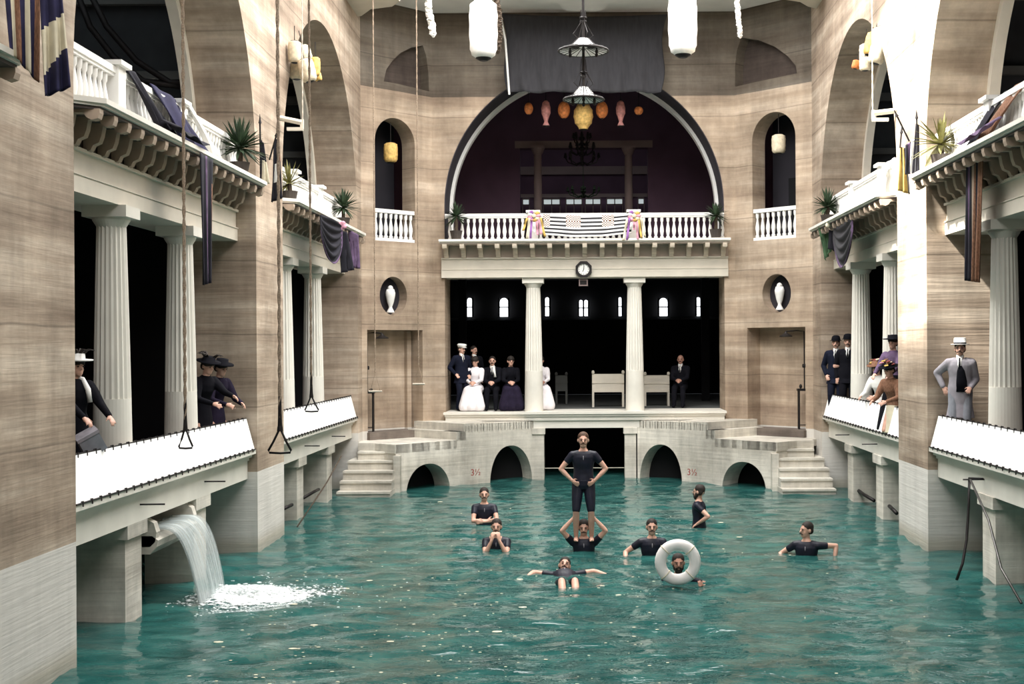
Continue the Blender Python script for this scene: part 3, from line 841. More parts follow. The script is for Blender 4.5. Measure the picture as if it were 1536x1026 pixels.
# ---------------- pool basin, end wall, ceiling
bm = bmesh.new(); box(bm, -8, 8.2, -4, 39, ZB-.2, ZB)
struct('floor_pool', bm, 'stair_concrete')
bm = bmesh.new(); box(bm, -6.9, 7.1, -4.3, -4, ZB, ZT)
struct('wall_near', bm, 'concrete')
bm = bmesh.new()
prism(bm, [(-7, -4.3), (7.2, -4.3), (7.2, 36.5), (-7, 36.5)], lambda a, b, t: Vector((a, b, ZT+t)), 0, .2,
      [[(-4.4, -1), (4.5, -1), (4.5, 31.8), (-4.4, 31.8)]])
struct('ceiling', bm, 'white_paint')
bm = bmesh.new()
for x in [-4.4+1.11*i for i in range(9)]: box(bm, x-.03, x+.03, -1, 31.8, ZT+.02, ZT+.12)
for y in [-1+1.64*i for i in range(21)]: box(bm, -4.4, 4.5, y-.03, y+.03, ZT+.03, ZT+.11)
struct('window_skylight', bm, 'iron')
def onz(px, py, z):
    Y = 34.0
    for _ in range(30): Y *= 1 + (z - P(px, py, Y).z)/((z-CH))
    return P(px, py, Y)
def zslab(name, pix, z, th, m, extra):
    bm = bmesh.new()
    pts = [(onz(px, py, z).x, onz(px, py, z).y) for px, py in pix] + extra
    prism(bm, pts, lambda a, b, t: Vector((a, b, z+t)), 0, th)
    return struct(name, bm, m)
zslab('ceiling_moulding_middle', [(790, 2), (836, 4), (842, 11), (852, 17), (898, 17), (908, 11), (914, 4), (962, 2)], 12.35, .24, 'white_paint', [(1.6, 32.4), (-1.6, 32.4)])
zslab('ceiling_moulding_left', [(517, 28), (542, 24), (556, 14), (588, 10), (600, 2)], 12.0, .6, 'cream_paint', [(-4.5, 31), (-6.6, 31)])
zslab('ceiling_moulding_right', [(1228, 14), (1212, 10), (1200, 3), (1180, 0), (1170, -4)], 12.0, .6, 'cream_paint', [(4.5, 31), (6.8, 31), (6.8, 33)])

# ================================================================ columns, beams, balconies
def column_proto():
    t = thing('column', 'tall fluted white column', 'column')
    bm = bmesh.new(); r = lambda z: .255 - .07*(z/3.5)**1.25
    seg = 40
    zs = [1.1 + 2.38*i/8 for i in range(9)]
    rings = []
    for z in zs:
        ring = []
        for i in range(seg):
            a = 2*PI*i/seg; rr = r(z)*(1 if i % 2 == 0 else .915)
            ring.append(bm.verts.new((rr*math.cos(a), rr*math.sin(a), z)))
        rings.append(ring)
    for a, b in zip(rings, rings[1:]):
        for i in range(seg): bm.faces.new((a[i], a[(i+1) % seg], b[(i+1) % seg], b[i]))
    bm.faces.new(rings[-1]); bm.faces.new(rings[0][::-1])
    obj('shaft', bm, 'painted_wood', t)
    bm = bmesh.new(); lathe(bm, [(r(0), 0), (r(.5), .55), (r(1.1), 1.1)], 32)
    obj('plain_drum', bm, 'painted_wood', t, smooth=False)
    bm = bmesh.new(); lathe(bm, [(.17, 3.34), (.19, 3.37), (.24, 3.45), (.24, 3.48)], 32); box(bm, -.29, .29, -.27, .27, 3.48, 3.63)
    obj('capital', bm, 'painted_wood', t)
    return t
C0 = column_proto()
cols = [(-6.22, 17.07, 'fluted white column nearest the waterfall, nearer one of the front left bay', None),
        (-6.22, 19.98, 'fluted white column on the front left promenade, beside the two ladies in plumed hats', None),
        (-6.28, 27.0, 'fluted white column of the second left bay, nearer the waterside pier', None),
        (-6.28, 30.05, 'fluted white column of the second left bay, nearer the shower corner', None),
        (6.42, 19.7, 'fluted white column at the right edge, beside the man in the white hat', None),
        (6.42, 26.75, 'fluted white column of the second right bay, behind the flower hatted ladies', None),
        (6.36, 29.6, 'fluted white column of the second right bay, beside the two bowler hatted men', None),
        (P(800.5, 520, 35.25).x, 35.25, 'fluted white column left of the middle under the clock balcony', None),
        (P(952, 520, 35.25).x, 35.25, 'fluted white column right of the middle under the clock balcony', None)]
for i, (x, y, lb, _) in enumerate(cols):
    if i == 0: C0.location = (x, y, ZD); C0['label'] = lb; C0['group'] = 'fluted columns around the pool'
    else: dup(C0, (x, y, ZD), None, lb)

def post_proto(w=.62):
    t = thing('support_post', 'post', 'post')
    bm = bmesh.new(); box(bm, 0, .75, -w/2, w/2, ZB, 1.28); obj('shaft', bm, 'stair_concrete', t)
    bm = bmesh.new(); box(bm, -.06, .78, -w/2-.07, w/2+.07, 1.1, 1.28); obj('capital', bm, 'stair_concrete', t)
    return t
posts = [(-5.93, 17.0, PI, 'square concrete post in the water left of the waterfall'),
         (-5.93, 19.95, PI, 'square concrete post in the water right of the waterfall spout'),
         (-5.93, 27.0, PI, 'square concrete post in the water below the second left bay, nearer the waterside pier'),
         (-5.93, 30.1, PI, 'square concrete post in the water below the second left bay, nearer the steps'),
         (6.1, 19.5, 0, 'square concrete post in the water at the right edge behind the slanted pole'),
         (6.1, 26.7, 0, 'square concrete post in the water below the second right bay, nearer the waterside pier'),
         (6.1, 29.6, 0, 'square concrete post in the water below the second right bay, nearer the steps')]
P0_ = post_proto()
for i, (x, y, rz, lb) in enumerate(posts):
    if i == 0: P0_.location = (x, y, 0); P0_.rotation_euler = (0, 0, rz); P0_['label'] = lb; P0_['group'] = 'posts standing in the pool'
    else: dup(P0_, (x, y, 0), rz, lb)

def corbel_bm(D):
    bm = bmesh.new()
    prof = [(0, 0), (D, 0), (D, -.05), (D-.02, -.11), (D-.09, -.13), (D-.15, -.10), (D-.19, -.045), (.24, -.045), (.22, -.16), (.19, -.24), (.12, -.27), (.09, -.33), (0, -.36)]
    prism(bm, prof, lambda a, b, t: Vector((a, t, b)), -.06, .06)
    return bm
def baluster_mesh():
    bm = bmesh.new()
    lathe(bm, [(.05, 0), (.05, .05), (.03, .07), (.045, .14), (.055, .2), (.05, .27), (.03, .38), (.025, .44), (.042, .47), (.045, .54), (.045, .58)], 8)
    bmesh.ops.recalc_face_normals(bm, faces=bm.faces)
    me = bpy.data.meshes.new('baluster'); bm.to_mesh(me); bm.free(); me.materials.append(MATS['white_paint'])
    for p in me.polygons: p.use_smooth = True
    return me
BAL = baluster_mesh()
def part_mesh(name, me, parent, loc, rz=0):
    o = bpy.data.objects.new(name, me); COL.objects.link(o); o.parent = parent; o.location = loc; o.rotation_euler = (0, 0, rz); return o

def entablature(t, L, T=.8, u=(0, 1)):
    """frame: x along, y outward (+ to the pool) ; face at y=0"""
    bm = bmesh.new()
    box(bm, 0, L, -T, .03, 5.43, 5.66); box(bm, 0, L, -T, 0, 5.66, 5.95)
    box(bm, 0, L, 0, .05, 5.93, 5.97); box(bm, 0, L, .03, .045, 5.64, 5.66)
    e = obj('entablature', bm, 'cream_paint', t)
    bm = bmesh.new(); box(bm, 0, L, -T, -.02, 5.95, ZG-.04)
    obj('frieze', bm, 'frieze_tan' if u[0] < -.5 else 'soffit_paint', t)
    return e

def balcony(name, label, O, u, L, D, newels, endcham=.3, cspace=.466, bal=.163, over=0.0, back=.52, skip=()):
    """O origin at face, u along unit, outward n = rotate; local frame x along u, y outward"""
    ang = math.atan2(u[1], u[0])
    t = thing(name, label, 'balcony', O, ang, 'balconies around the pool')
    # local y must point to the pool: mirror handled by choosing u direction so that left normal points to pool
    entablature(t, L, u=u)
    bm = bmesh.new()
    c = endcham
    prism(bm, [(0, -.75), (0, D-c), (c, D), (L-c, D), (L, D-c), (L, -.75)], XY, ZG, ZG+.03)
    prism(bm, [(0, -.75), (0, D-c+.03), (c-.02, D+.04), (L-c+.02, D+.04), (L, D-c+.03), (L, -.75)], XY, ZG+.03, ZG+.09)
    obj('slab', bm, 'painted_wood', t)
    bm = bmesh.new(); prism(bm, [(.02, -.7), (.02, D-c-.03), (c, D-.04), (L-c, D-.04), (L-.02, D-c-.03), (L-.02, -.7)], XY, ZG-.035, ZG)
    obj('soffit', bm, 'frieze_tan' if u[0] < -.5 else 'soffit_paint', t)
    cm = corbel_bm(D-.03)
    bmesh.ops.recalc_face_normals(cm, faces=cm.faces)
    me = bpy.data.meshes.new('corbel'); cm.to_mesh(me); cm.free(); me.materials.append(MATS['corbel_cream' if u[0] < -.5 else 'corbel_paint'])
    n = int((L-.2)/cspace)
    for i in range(n+1):
        x = (L-n*cspace)/2 + i*cspace
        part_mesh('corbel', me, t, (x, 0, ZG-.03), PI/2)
    me2 = me
    # rail, plinth
    z0 = ZG+.09; yb = D-back
    e = .12
    bm = bmesh.new(); box(bm, e, L-e, yb-.08, yb+.08, z0+.64, z0+.72); box(bm, e, L-e, yb-.06, yb+.06, z0+.6, z0+.64)
    obj('handrail', bm, 'white_paint', t)
    bm = bmesh.new(); box(bm, e, L-e, yb-.07, yb+.07, z0, z0+.04); obj('bottom_rail', bm, 'white_paint', t)
    for nx in newels:
        bm = bmesh.new(); box(bm, nx-.13, nx+.13, yb-.11, yb+.11, z0, z0+.74); box(bm, nx-.19, nx+.19, yb-.17, yb+.17, z0+.74, z0+.8); 
        obj('newel_post', bm, 'white_paint', t)
    m = int((L-2*e)/bal)
    for i in range(m+1):
        x = e + .04 + i*bal
        if any(abs(x-nx) < .2 for nx in newels) or x > L-e: continue
        part_mesh('baluster', BAL, t, (x, yb, z0+.03))
    return t

FX = {-1: 6.05, 1: 6.25}      # entablature faces of the side arcades
# left side: to have outward normal (+X) = local +y, u must be (0,-1): y_local = rot90(u) = (1,0)
def side_balcony(sd, k, label, newels):
    y0, y1 = BAYS[sd][k]; y1 += .42 if (sd < 0 and k == 0) else 0; L = y1-y0; D = .58 if sd < 0 else .66
    if sd < 0: return balcony('balcony', label, (-FX[-1], y1, 0), (0, -1), L, D, [L-n for n in newels])
    return balcony('balcony', label, (FX[1], y0, 0), (0, 1), L, D, newels)
side_balcony(-1, 0, 'balcony end at the top left edge with striped flags hung over it', [4.0])
side_balcony(-1, 1, 'balcony of the front left bay draped with dark cloth, palm at its far end', [2.05, 4.6])
side_balcony(-1, 2, 'balcony of the second left bay with a dark swag below its far end', [2.05, 4.65])
side_balcony(1, 1, 'balcony at the upper right edge with a long striped banner hanging from it', [2.5, 5.1])
side_balcony(1, 2, 'balcony of the second right bay, sunlit white, with a green and grey swag', [1.95, 4.8])
# central: outward is -Y: local y = rot90(u) -> u = (-1,0)
XL, XR = P(658, 362, 34.3).x, P(1096, 361, 34.3).x
LC = XR-XL
nx = [XR-P(799, 320, 34.45).x, XR-P(951, 320, 34.45).x]
balcony('balcony', 'wide middle balcony below the great arch with striped bunting and clock', (XR, 34.93, 0), (-1, 0), LC, .62, nx, endcham=.02)
# niche balustrades
for sd in (-1, 1):
    c = CORNER[sd]; s0, s1, z0 = c['up']; fr = c['fr']
    a = fr(s0, 0, .1); b = fr(s1, 0, .1)
    if a.x > b.x: a, b = b, a
    L = (b-a).length; ang = math.atan2(b.y-a.y, b.x-a.x)
    t = thing('balustrade', ('short white balustrade in the small arched niche on the left corner wall', 'short white balustrade in the small arched niche on the right corner wall')[sd > 0], 'balustrade', (a.x, a.y, 0), ang, 'niche balustrades')
    bm = bmesh.new(); box(bm, 0, L, -.07, .07, z0+.74, z0+.84); obj('handrail', bm, 'white_paint', t)
    bm = bmesh.new(); box(bm, 0, L, -.07, .07, z0, z0+.08); obj('bottom_rail', bm, 'white_paint', t)
    n = 8
    for i in range(n):
        o = part_mesh('baluster', BAL, t, ((i+.5)*L/n, 0, z0+.08)); o.scale = (1.1, 1.1, 1.14)

# ---------------- side deck edge: beam, lip and the sloping canvas apron
def apron(sd, k, label, blabel):
    y0, y1 = BAYS[sd][k]; W = WALLX[sd]; s = lambda v: sd*v
    xb = W+.17
    bm = bmesh.new()
    for (x0, x1, z0, z1) in ((xb, xb+.7, 1.28, 1.62), (xb-.03, xb+.6, 1.60, 1.66), (xb-.08, xb+.6, 1.66, 1.72), (W+.02, xb+.6, 1.72, 1.79)):
        box(bm, min(s(x0), s(x1)), max(s(x0), s(x1)), y0+.01, y1-.01, z0, z1)
    struct('trim_%d' % (20+k+(5 if sd > 0 else 0)), bm, 'painted_wood')
    t = thing('canvas_apron', label, 'apron', (0, 0, 0), 0, 'white canvas aprons')
    bm = bmesh.new()
    prism(bm, [(W+.03, 1.79), (W+.07, 1.79), (W+.21, 2.33), (W+.17, 2.33)], lambda a, b, t_: Vector((s(a), t_, b)), y0+.05, y1-.06)
    obj('canvas_panel', bm, 'canvas', t)
    for nm, (a, z) in (('top_cord', (W+.18, 2.335)), ('bottom_cord', (W+.015, 1.80))):
        bm = bmesh.new()
        tube(bm, [(s(a), y0+.05, z), (s(a), y1-.06, z)], .012, 5)
        nn = int((y1-y0)/.28)
        for i in range(nn):
            y = y0+.2+i*.28
            tube(bm, [(s(a-.02), y, z-.035), (s(a-.01), y+.03, z+.02), (s(a+.03), y+.05, z+.01)], .009, 4)
        obj(nm, bm, 'iron', t)
    for q, wd in ((.32, 'nearer'), (.68, 'farther')):
        bm = bmesh.new(); y = y0+(y1-y0)*q
        tube(bm, [(s(xb+.0), y, 1.5), (s(xb-.3), y+.1, 1.49)], .012, 5)
        tag(obj('mooring_peg', bm, 'iron'), wd+' '+blabel, 'peg', 'iron pegs on the deck beams')
apron(-1, 1, 'white canvas apron along the front left deck edge above the waterfall', 'of the two thin iron pegs on the beam above the waterfall')
apron(-1, 2, 'white canvas apron along the second left deck edge near the steps', 'of the two thin iron pegs on the beam of the second left bay')
apron(1, 1, 'white canvas apron below the man in the white hat at the right', 'of the two thin iron pegs on the beam at the right edge')
apron(1, 2, 'white canvas apron below the two bowler hatted men at the right', 'of the two thin iron pegs on the beam below the bowler hatted men')

# ---------------- far deck front
bm = bmesh.new()
X0, X1 = P(665, 620, 34.75).x, P(1090, 620, 34.75).x
box(bm, X0, X1, 34.72, 36.4, 1.74, ZD); box(bm, X0+.03, X1-.03, 34.76, 36.4, 1.68, 1.74); box(bm, X0+.05, X1-.05, 34.8, 36.4, 1.57, 1.68)
xa, xb = P(800, 650, 34.85).x, P(954, 650, 34.85).x
box(bm, xa, xb+.3, 34.85, 35.3, 1.36, 1.57)
struct('trim_14', bm, 'painted_wood')
for (u0, u1, lb) in ((800, 816, 'pale square post in the water left of the standing acrobat'), (937, 954, 'pale square post in the water right of the standing acrobat')):
    a, b = P(u0, 650, 34.85).x, P(u1, 650, 34.85).x
    t = thing('support_post', lb, 'post', ((a+b)/2, 35.05, 0), 0, 'posts under the far deck')
    w = (b-a)/2
    bm = bmesh.new(); box(bm, -w, w, -.2, .3, ZB, 1.36); obj('shaft', bm, 'stair_concrete', t)
    bm = bmesh.new(); box(bm, -w-.03, w+.03, -.24, .3, 1.2, 1.36); obj('capital', bm, 'stair_concrete', t)
bm = bmesh.new(); z = P(875, 702, 35).z; tube(bm, [(P(816, 702, 35).x, 35, z), (P(937, 702, 35).x, 35, z)], .012, 6)
tag(obj('grab_rail', bm, 'pale_rope'), 'thin pale rail across the dark opening under the far deck', 'rail')

# ---------------- stair blocks
def stair_block(mx):
    """mx maps X (left block) to world"""
    side = 'left' if mx(1) > 0 else 'right'
    M = lambda x, y, z: Vector((mx(x), y, z))
    Pa, Pb = Vector((-4.62, 31.75)), Vector((-3.05, 33.45))
    path = [Pa + (Pb-Pa)*i/24 for i in range(25)]
    c, e = Vector((-2.35, 34.2)), Vector((-1.40, 34.85))
    n1 = len(path)
    for i in range(1, 31):
        t = i/30; path.append(Pb*(1-t)**2 + c*2*t*(1-t) + e*t*t)
    path.append(Vector((-1.34, 34.86)))
    S = [0]
    for a, b in zip(path, path[1:]): S.append(S[-1] + (b-a).length)
    def s_of(px):
        k = (px-CX)/F
        for i in range(len(path)-1):
            a, b = path[i], path[i+1]
            fa, fb = a.x - k*a.y, b.x - k*b.y
            if fa <= 0 <= fb: return S[i] + (S[i+1]-S[i])*(-fa/(fb-fa))
    a1, b1 = s_of(608), s_of(674); a2, b2 = s_of(734), s_of(797)
    def low(s):
        for a, b, top, cz in ((a1, b1, .63, -.12), (a2, b2, .93, -.05)):
            if a < s < b:
                q = (s-(a+b)/2)/((b-a)/2)
                return cz + (top-cz)*math.sqrt(max(0, 1-abs(q)**2.2))
        return ZB
    def at(s):
        for i in range(len(path)-1):
            if s <= S[i+1] or i == len(path)-2:
                t = (s-S[i])/(S[i+1]-S[i]); p = path[i]+(path[i+1]-path[i])*t
                d = (path[i+1]-path[i]).normalized(); return p, Vector((-d.y, d.x))
    ss = sorted(set([S[-1]*i/110 for i in range(111)] + [v+dv for v in (a1, b1, a2, b2) for dv in (-1e-4, 1e-4, )] + [a1+.004, b1-.004, a2+.004, b2-.004]))
    top = lambda s: 1.17 if s < 2.02 else (1.38 if s < 2.26 else (1.52 if s < 2.42 else 1.55))
    bm = bmesh.new(); TH_ = .6
    for s0, s1 in zip(ss, ss[1:]):
        sm = (s0+s1)/2
        inside = [a < sm < b for a, b in ((a1, b1), (a2, b2))]
        l0, l1 = (low(s0+1e-5) if any(inside) else ZB), (low(s1-1e-5) if any(inside) else ZB)
        if not any(inside): l0 = l1 = ZB
        else: l0, l1 = max(l0, -.3), max(l1, -.3)
        tz = top(sm)
        (p0, q0), (p1, q1) = at(s0), at(s1)
        vs = []
        for p, q, l in ((p0, q0, l0), (p1, q1, l1)):
            for d in (0, TH_):
                w = p + q*d
                vs += [bm.verts.new(M(w.x, w.y, l)), bm.verts.new(M(w.x, w.y, tz))]
        a, b, c_, d_, e_, f_, g, h = vs   # p0 front low/top, p0 back low/top, p1 front low/top, p1 back
        for f in ((a, e_, f_, b), (c_, d_, h, g), (b, f_, h, d_), (a, c_, g, e_)):
            bm.faces.new(f)
        if s0 == ss[0] or abs(s0-b1) < 2e-3 or abs(s0-b2) < 2e-3 or abs(top(sm)-top(s0-.03)) > .01 : bm.faces.new((a, b, d_, c_))
        if s1 == ss[-1] or abs(s1-a1) < 2e-3 or abs(s1-a2) < 2e-3 or abs(top(sm)-top(s1+.03)) > .01: bm.faces.new((e_, g, h, f_))
    # tunnel jambs that close at depth, rear in black
    struct('wall_stair_' + side, bm, 'stair_concrete')
    bm = bmesh.new()
    # landing fill and treads, frames along u
    u = (Pb-Pa).normalized(); v = Vector((-u.y, u.x)) 
    def fb(u0, u1, v0, v1, z0, z1):
        prism(bm, [(u0, v0), (u1, v0), (u1, v1), (u0, v1)], lambda a, b, t: M(*(Pa+u*a+v*b), t), z0, z1)
    fb(-.02, 2.2, .55, 1.95, 1.0, 1.168)
    fb(2.0, 2.5, .0, 1.95, 1.15, 1.38); fb(2.25, 3.3, .0, 2.0, 1.2, 1.578)
    fb(-.02, 2.0, .0, .6, .95, 1.171)
    # platform top up to the deck
    prism(bm, [(p.x, p.y) for p in path[n1-1:]] + [(-1.34, 35.2), (-3.8, 35.2), (-3.7, 34.3)], lambda a, b, t: M(a, b, t), 1.35, 1.552)
    # triangle between the landing and the straight flight
    prism(bm, [(-4.62, 31.75), (-4.62, 32.1), (-5.66, 32.4), (-5.66, 33.2), (-4.8, 33.9), (-4.0, 32.9)], lambda a, b, t: M(a, b, t), .9, 1.17)
    struct('floor_landing_' + side, bm, 'stair_concrete')
    bm = bmesh.new()
    zt = [.985, .78, .56, .345, .125]
    yf = [32.05, 31.75, 31.43, 31.12, 30.82]
    xl = [-5.6, -5.80, -5.86, -5.88, -5.9]; xr = [-4.66, -4.65, -4.64, -4.63, -4.62]
    for z, y, a, b in zip(zt, yf, xl, xr):
        box(bm, mx(a), mx(b), y, 33.2, ZB, z-.05)
        box(bm, mx(a)-(0.0), mx(b), y-.04, 33.2, z-.05, z)
    box(bm, mx(-4.66), mx(-4.5), 31.6, 32.0, ZB, .9)
    o = obj('stairs', bm, 'stair_concrete'); o['kind'] = 'structure'; o.name = 'floor_steps_' + side
stair_block(lambda x: x)
stair_block(lambda x: .1 - x)
# black back of the tunnels
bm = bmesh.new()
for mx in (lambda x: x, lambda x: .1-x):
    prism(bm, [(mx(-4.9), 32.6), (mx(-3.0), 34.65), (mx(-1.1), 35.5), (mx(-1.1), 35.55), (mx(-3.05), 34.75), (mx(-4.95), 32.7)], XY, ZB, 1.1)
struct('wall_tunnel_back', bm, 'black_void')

# ---------------- water
bm = bmesh.new()
nxv, nyv = 190, 420
def wz(x, y):
    v = Vector((x*.9, y*1.7, 0)); 
    h = noise.noise(v*.8) * .045 + noise.noise(v*2.0+Vector((5, 3, 0)))*.03 + noise.noise(v*4.3+Vector((1, 9, 0)))*.010
    dx, dy = x+5.0, y-18.7; r = math.hypot(dx, dy)
    h += .035*math.exp(-r*.35)*math.sin(r*5.5)
    for (cx, cy, am) in ((-.17, 19.7, .03), (.0, 22.5, .02), (1.4, 19.4, .02)):
        r = math.hypot(x-cx, y-cy); h += am*math.exp(-r*1.1)*math.sin(r*9)
    return h
ys = [3 + 35.4*(j/nyv)**1.35 for j in range(nyv+1)]
xs = [-8 + 16.2*i/nxv for i in range(nxv+1)]
g = [[bm.verts.new((x, y, wz(x, y))) for y in ys] for x in xs]
for i in range(nxv):
    for j in range(nyv): bm.faces.new((g[i][j], g[i+1][j], g[i+1][j+1], g[i][j+1])).smooth = True
box(bm, -8, 8.2, -4, 3, -.02, 0)
o = obj('pool_water', bm, 'pool_water', recalc=False); tag(o, 'rippled teal green water filling the whole indoor pool', 'water', None, 'stuff')
# ================================================================ props
def PV(px, py, Y): return P(px, py, Y)
# ---- great black drape over the arch
tl, tr, bl, br = PV(752, 21, 34.55), PV(1001, 22, 34.55), PV(763, 139, 34.55), PV(990, 139, 34.55)
def fcl(u, v):
    a = tl.lerp(tr, u); b = bl.lerp(br, u); p = a.lerp(b, v)
    e = min(u, 1-u)
    y = .05*math.sin(u*43+math.sin(v*4))*(.05+v*v) + .014*math.sin(u*91+1)*v*v + .10*math.exp(-e*18)*math.sin(v*3)
    z = (.02*math.sin(u*25)*v*v) - .12*(1-v)*math.sin(u*PI)*.6
    xx = .08*math.sin(v*6)*math.exp(-e*10)*(1 if u < .5 else -1)
    return Vector((p.x+xx, 34.5+y, p.z+z))
t = thing('drape', 'large dark grey drape hung across the top of the great arch', 'drape', (0, 0, 0))
cloth('cloth', fcl, 110, 24, 'grey_cloth', parent=t)
bm = bmesh.new(); tube(bm, [PV(750, 20, 34.5), PV(758, 60, 34.45), PV(761, 100, 34.45), PV(764, 142, 34.5)], .03, 6)
obj('white_edge_cord', bm, 'white_cloth', t)

# ---- double reflector chandelier
def refl_lamp():
    Y = 24.0; x = PV(875, 70, Y).x
    t = thing('chandelier', 'two tiered hanging lamp with white ribbed reflector discs above the pool', 'chandelier', (x, Y, PV(875, 155, Y).z))
    z0 = t.location.z
    bm = bmesh.new(); tube(bm, [(0, 0, .1), (0, 0, 12.55-z0)], .025, 8)
    for zz in (PV(875, 30, Y).z, PV(875, 112, Y).z): lathe(bm, [(.02, zz-z0-.06), (.07, zz-z0-.03), (.03, zz-z0), (.08, zz-z0+.04), (.02, zz-z0+.07)], 12)
    obj('stem', bm, 'iron', t)
    for py, hw in ((76, 37), (149, 30)):
        zc = PV(875, py, Y).z - z0; R = hw*Y/F
        bm = bmesh.new(); lathe(bm, [(.04, zc+.07), (R*.97, zc-.012), (R, zc), (R*.98, zc+.015), (R*.55, zc+.07), (.10, zc+.22), (.05, zc+.22)], 32)
        sh_ = obj('reflector', bm, 'white_paint', t, smooth=True)
        bm = bmesh.new()
        n = 20
        tube(bm, [(R*math.cos(2*PI*i/40), R*math.sin(2*PI*i/40), zc-.005) for i in range(40)], .02, 6, closed=True)
        for i in range(n):
            a = 2*PI*i/n
            tube(bm, [(.1*math.cos(a), .1*math.sin(a), zc+.225), (R*.55*math.cos(a), R*.55*math.sin(a), zc+.075), (R*math.cos(a), R*math.sin(a), zc+.02)], .007, 4)
            tube(bm, [(.08*math.cos(a), .08*math.sin(a), zc+.06), (R*.97*math.cos(a), R*.97*math.sin(a), zc-.015)], .008, 4)
        obj('rib_ring', bm, 'iron', sh_)
        for i in range(6):
            a = 2*PI*(i+.5)/6; bm = bmesh.new()
            tube(bm, [(.62*R*math.cos(a), .62*R*math.sin(a), zc+.06), (.62*R*math.cos(a), .62*R*math.sin(a), zc-.03)], .018, 6)
            ell(bm, Vector((.62*R*math.cos(a), .62*R*math.sin(a), zc-.05)), (.03, .03, .045))
            obj('bulb', bm, 'iron', sh_)
        for i in range(4):
            a = 2*PI*i/4+.4; bm = bmesh.new()
            tube(bm, [(.04*math.cos(a), .04*math.sin(a), zc+.75), (.06*math.cos(a), .06*math.sin(a), zc+.5), (.2*math.cos(a), .2*math.sin(a), zc+.30), (.1*math.cos(a), .1*math.sin(a), zc+.22)], .01, 5)
            obj('scroll_arm', bm, 'iron', t)
refl_lamp()

# ---- paper lanterns
def lantern(kind, label, c, w, h, m, group=None, cord=0, rot=None, cat='lantern', seg=18, cap=True):
    """c centre"""
    t = thing('paper_lantern', label, cat, c, 0, group)
    if rot: t.rotation_euler = rot
    R, H = w/2, h/2
    def rib(prof, k):
        out = []
        for i in range(len(prof)-1):
            (r0, z0), (r1, z1) = prof[i], prof[i+1]
            for q in range(k):
                s = q/k; out.append((r0+(r1-r0)*s + (0 if q % 2 else R*.03), z0+(z1-z0)*s))
        out.append(prof[-1]); return out
    if kind == 'round': prof = [(R*math.sin(PI*(.08+.84*i/12)), -H*math.cos(PI*(.08+.84*i/12))) for i in range(13)]
    elif kind == 'drum': prof = [(R*.55, -H), (R*.82, -H*.9), (R*.95, -H*.7), (R, -H*.2), (R, H*.5), (R*.93, H*.85), (R*.6, H)]
    elif kind == 'fish': prof = [(R*.75, -H), (R*.65, -H*.9), (R*.35, -H*.68), (R*.55, -H*.4), (R*.95, .0), (R, H*.4), (R*.7, H*.85), (R*.3, H)]
    else: prof = [(R*.45, -H), (R*.5, -H*.85), (R*.85, -H*.55), (R, 0), (R*.95, H*.5), (R*.6, H*.95), (R*.4, H)]
    bm = bmesh.new(); lathe(bm, rib(prof, 2), seg)
    obj('shade', bm, m, t, smooth=True)
    if cap:
        bm = bmesh.new(); r = prof[0][0]; lathe(bm, [(r*.5, -H-h*.05), (r*1.02, -H-h*.01), (r*1.02, -H+h*.02)], seg); obj('base_ring', bm, 'iron', t)
        bm = bmesh.new(); r = prof[-1][0]; lathe(bm, [(r*1.02, H-h*.02), (r*1.02, H+h*.02)], seg); obj('top_ring', bm, 'iron', t)
    if cord:
        bm = bmesh.new(); tube(bm, [(0, 0, H), (0, 0, H+cord)], .008, 5); obj('cord', bm, 'iron', t)
    return t
Yw = 25.0; sc_ = Yw/F
lantern('drum', 'tall white paper lantern left of the dark drape', PV(725, 44, Yw), 42*sc_, 86*sc_, 'paper_white', 'large white drum lanterns', cord=.6)
lantern('drum', 'tall white paper lantern right of the dark drape', PV(1024, 36, Yw), 43*sc_, 92*sc_, 'paper_white', 'large white drum lanterns', cord=.4)
Ya = 35.6; q = Ya/F
for px, py, w_, h_, k_, m_, lb in ((793, 163, 13, 18, 'round', 'paper_orange', 'small orange paper lantern at the left end of the row under the arch'),
    (819, 170, 14, 38, 'fish', 'paper_pink', 'long pink fish shaped lantern in the left half of the row under the arch'),
    (846, 165, 18, 26, 'round', 'paper_orange', 'round orange lantern just left of the big yellow lantern'),
    (875, 175, 29, 38, 'vase', 'paper_gold', 'big yellow paper lantern in the middle under the hanging lamp'),
    (903, 165, 18, 26, 'round', 'paper_orange', 'round orange lantern just right of the big yellow lantern'),
    (931, 170, 14, 38, 'fish', 'paper_pink', 'long pink fish shaped lantern in the right half of the row under the arch'),
    (958, 166, 13, 13, 'round', 'paper_orange', 'small orange paper lantern at the right end of the row under the arch')):
    lantern(k_, lb, PV(px, py, Ya), w_*q, h_*q, m_, 'lanterns hung under the great arch', cord=.55)
for sd, px, py, w_, h_, m_, lb in ((-1, 586, 229, 21, 29, 'paper_gold', 'yellow paper lantern hanging in the arched niche on the left'),
                                 (1, 1168, 216, 21, 28, 'paper_cream', 'cream paper lantern hanging in the arched niche on the right')):
    Y = 34.2; lantern('drum', lb, PV(px, py, Y), w_*Y/F, h_*Y/F, m_, 'niche lanterns', cord=.55)
def cluster(items, Y0, side):
    for i, (px, py, w_, h_, m_, lb) in enumerate(items):
        Y = Y0 + .22*(i % 3)
        lantern('drum' if h_ > w_ else 'round', lb, PV(px, py, Y), w_*Y/F, h_*Y/F, m_, 'lantern cluster at the %s arch' % side, cord=.3, rot=(0, .25*(-1 if side == 'left' else 1)*(i % 2), 0))
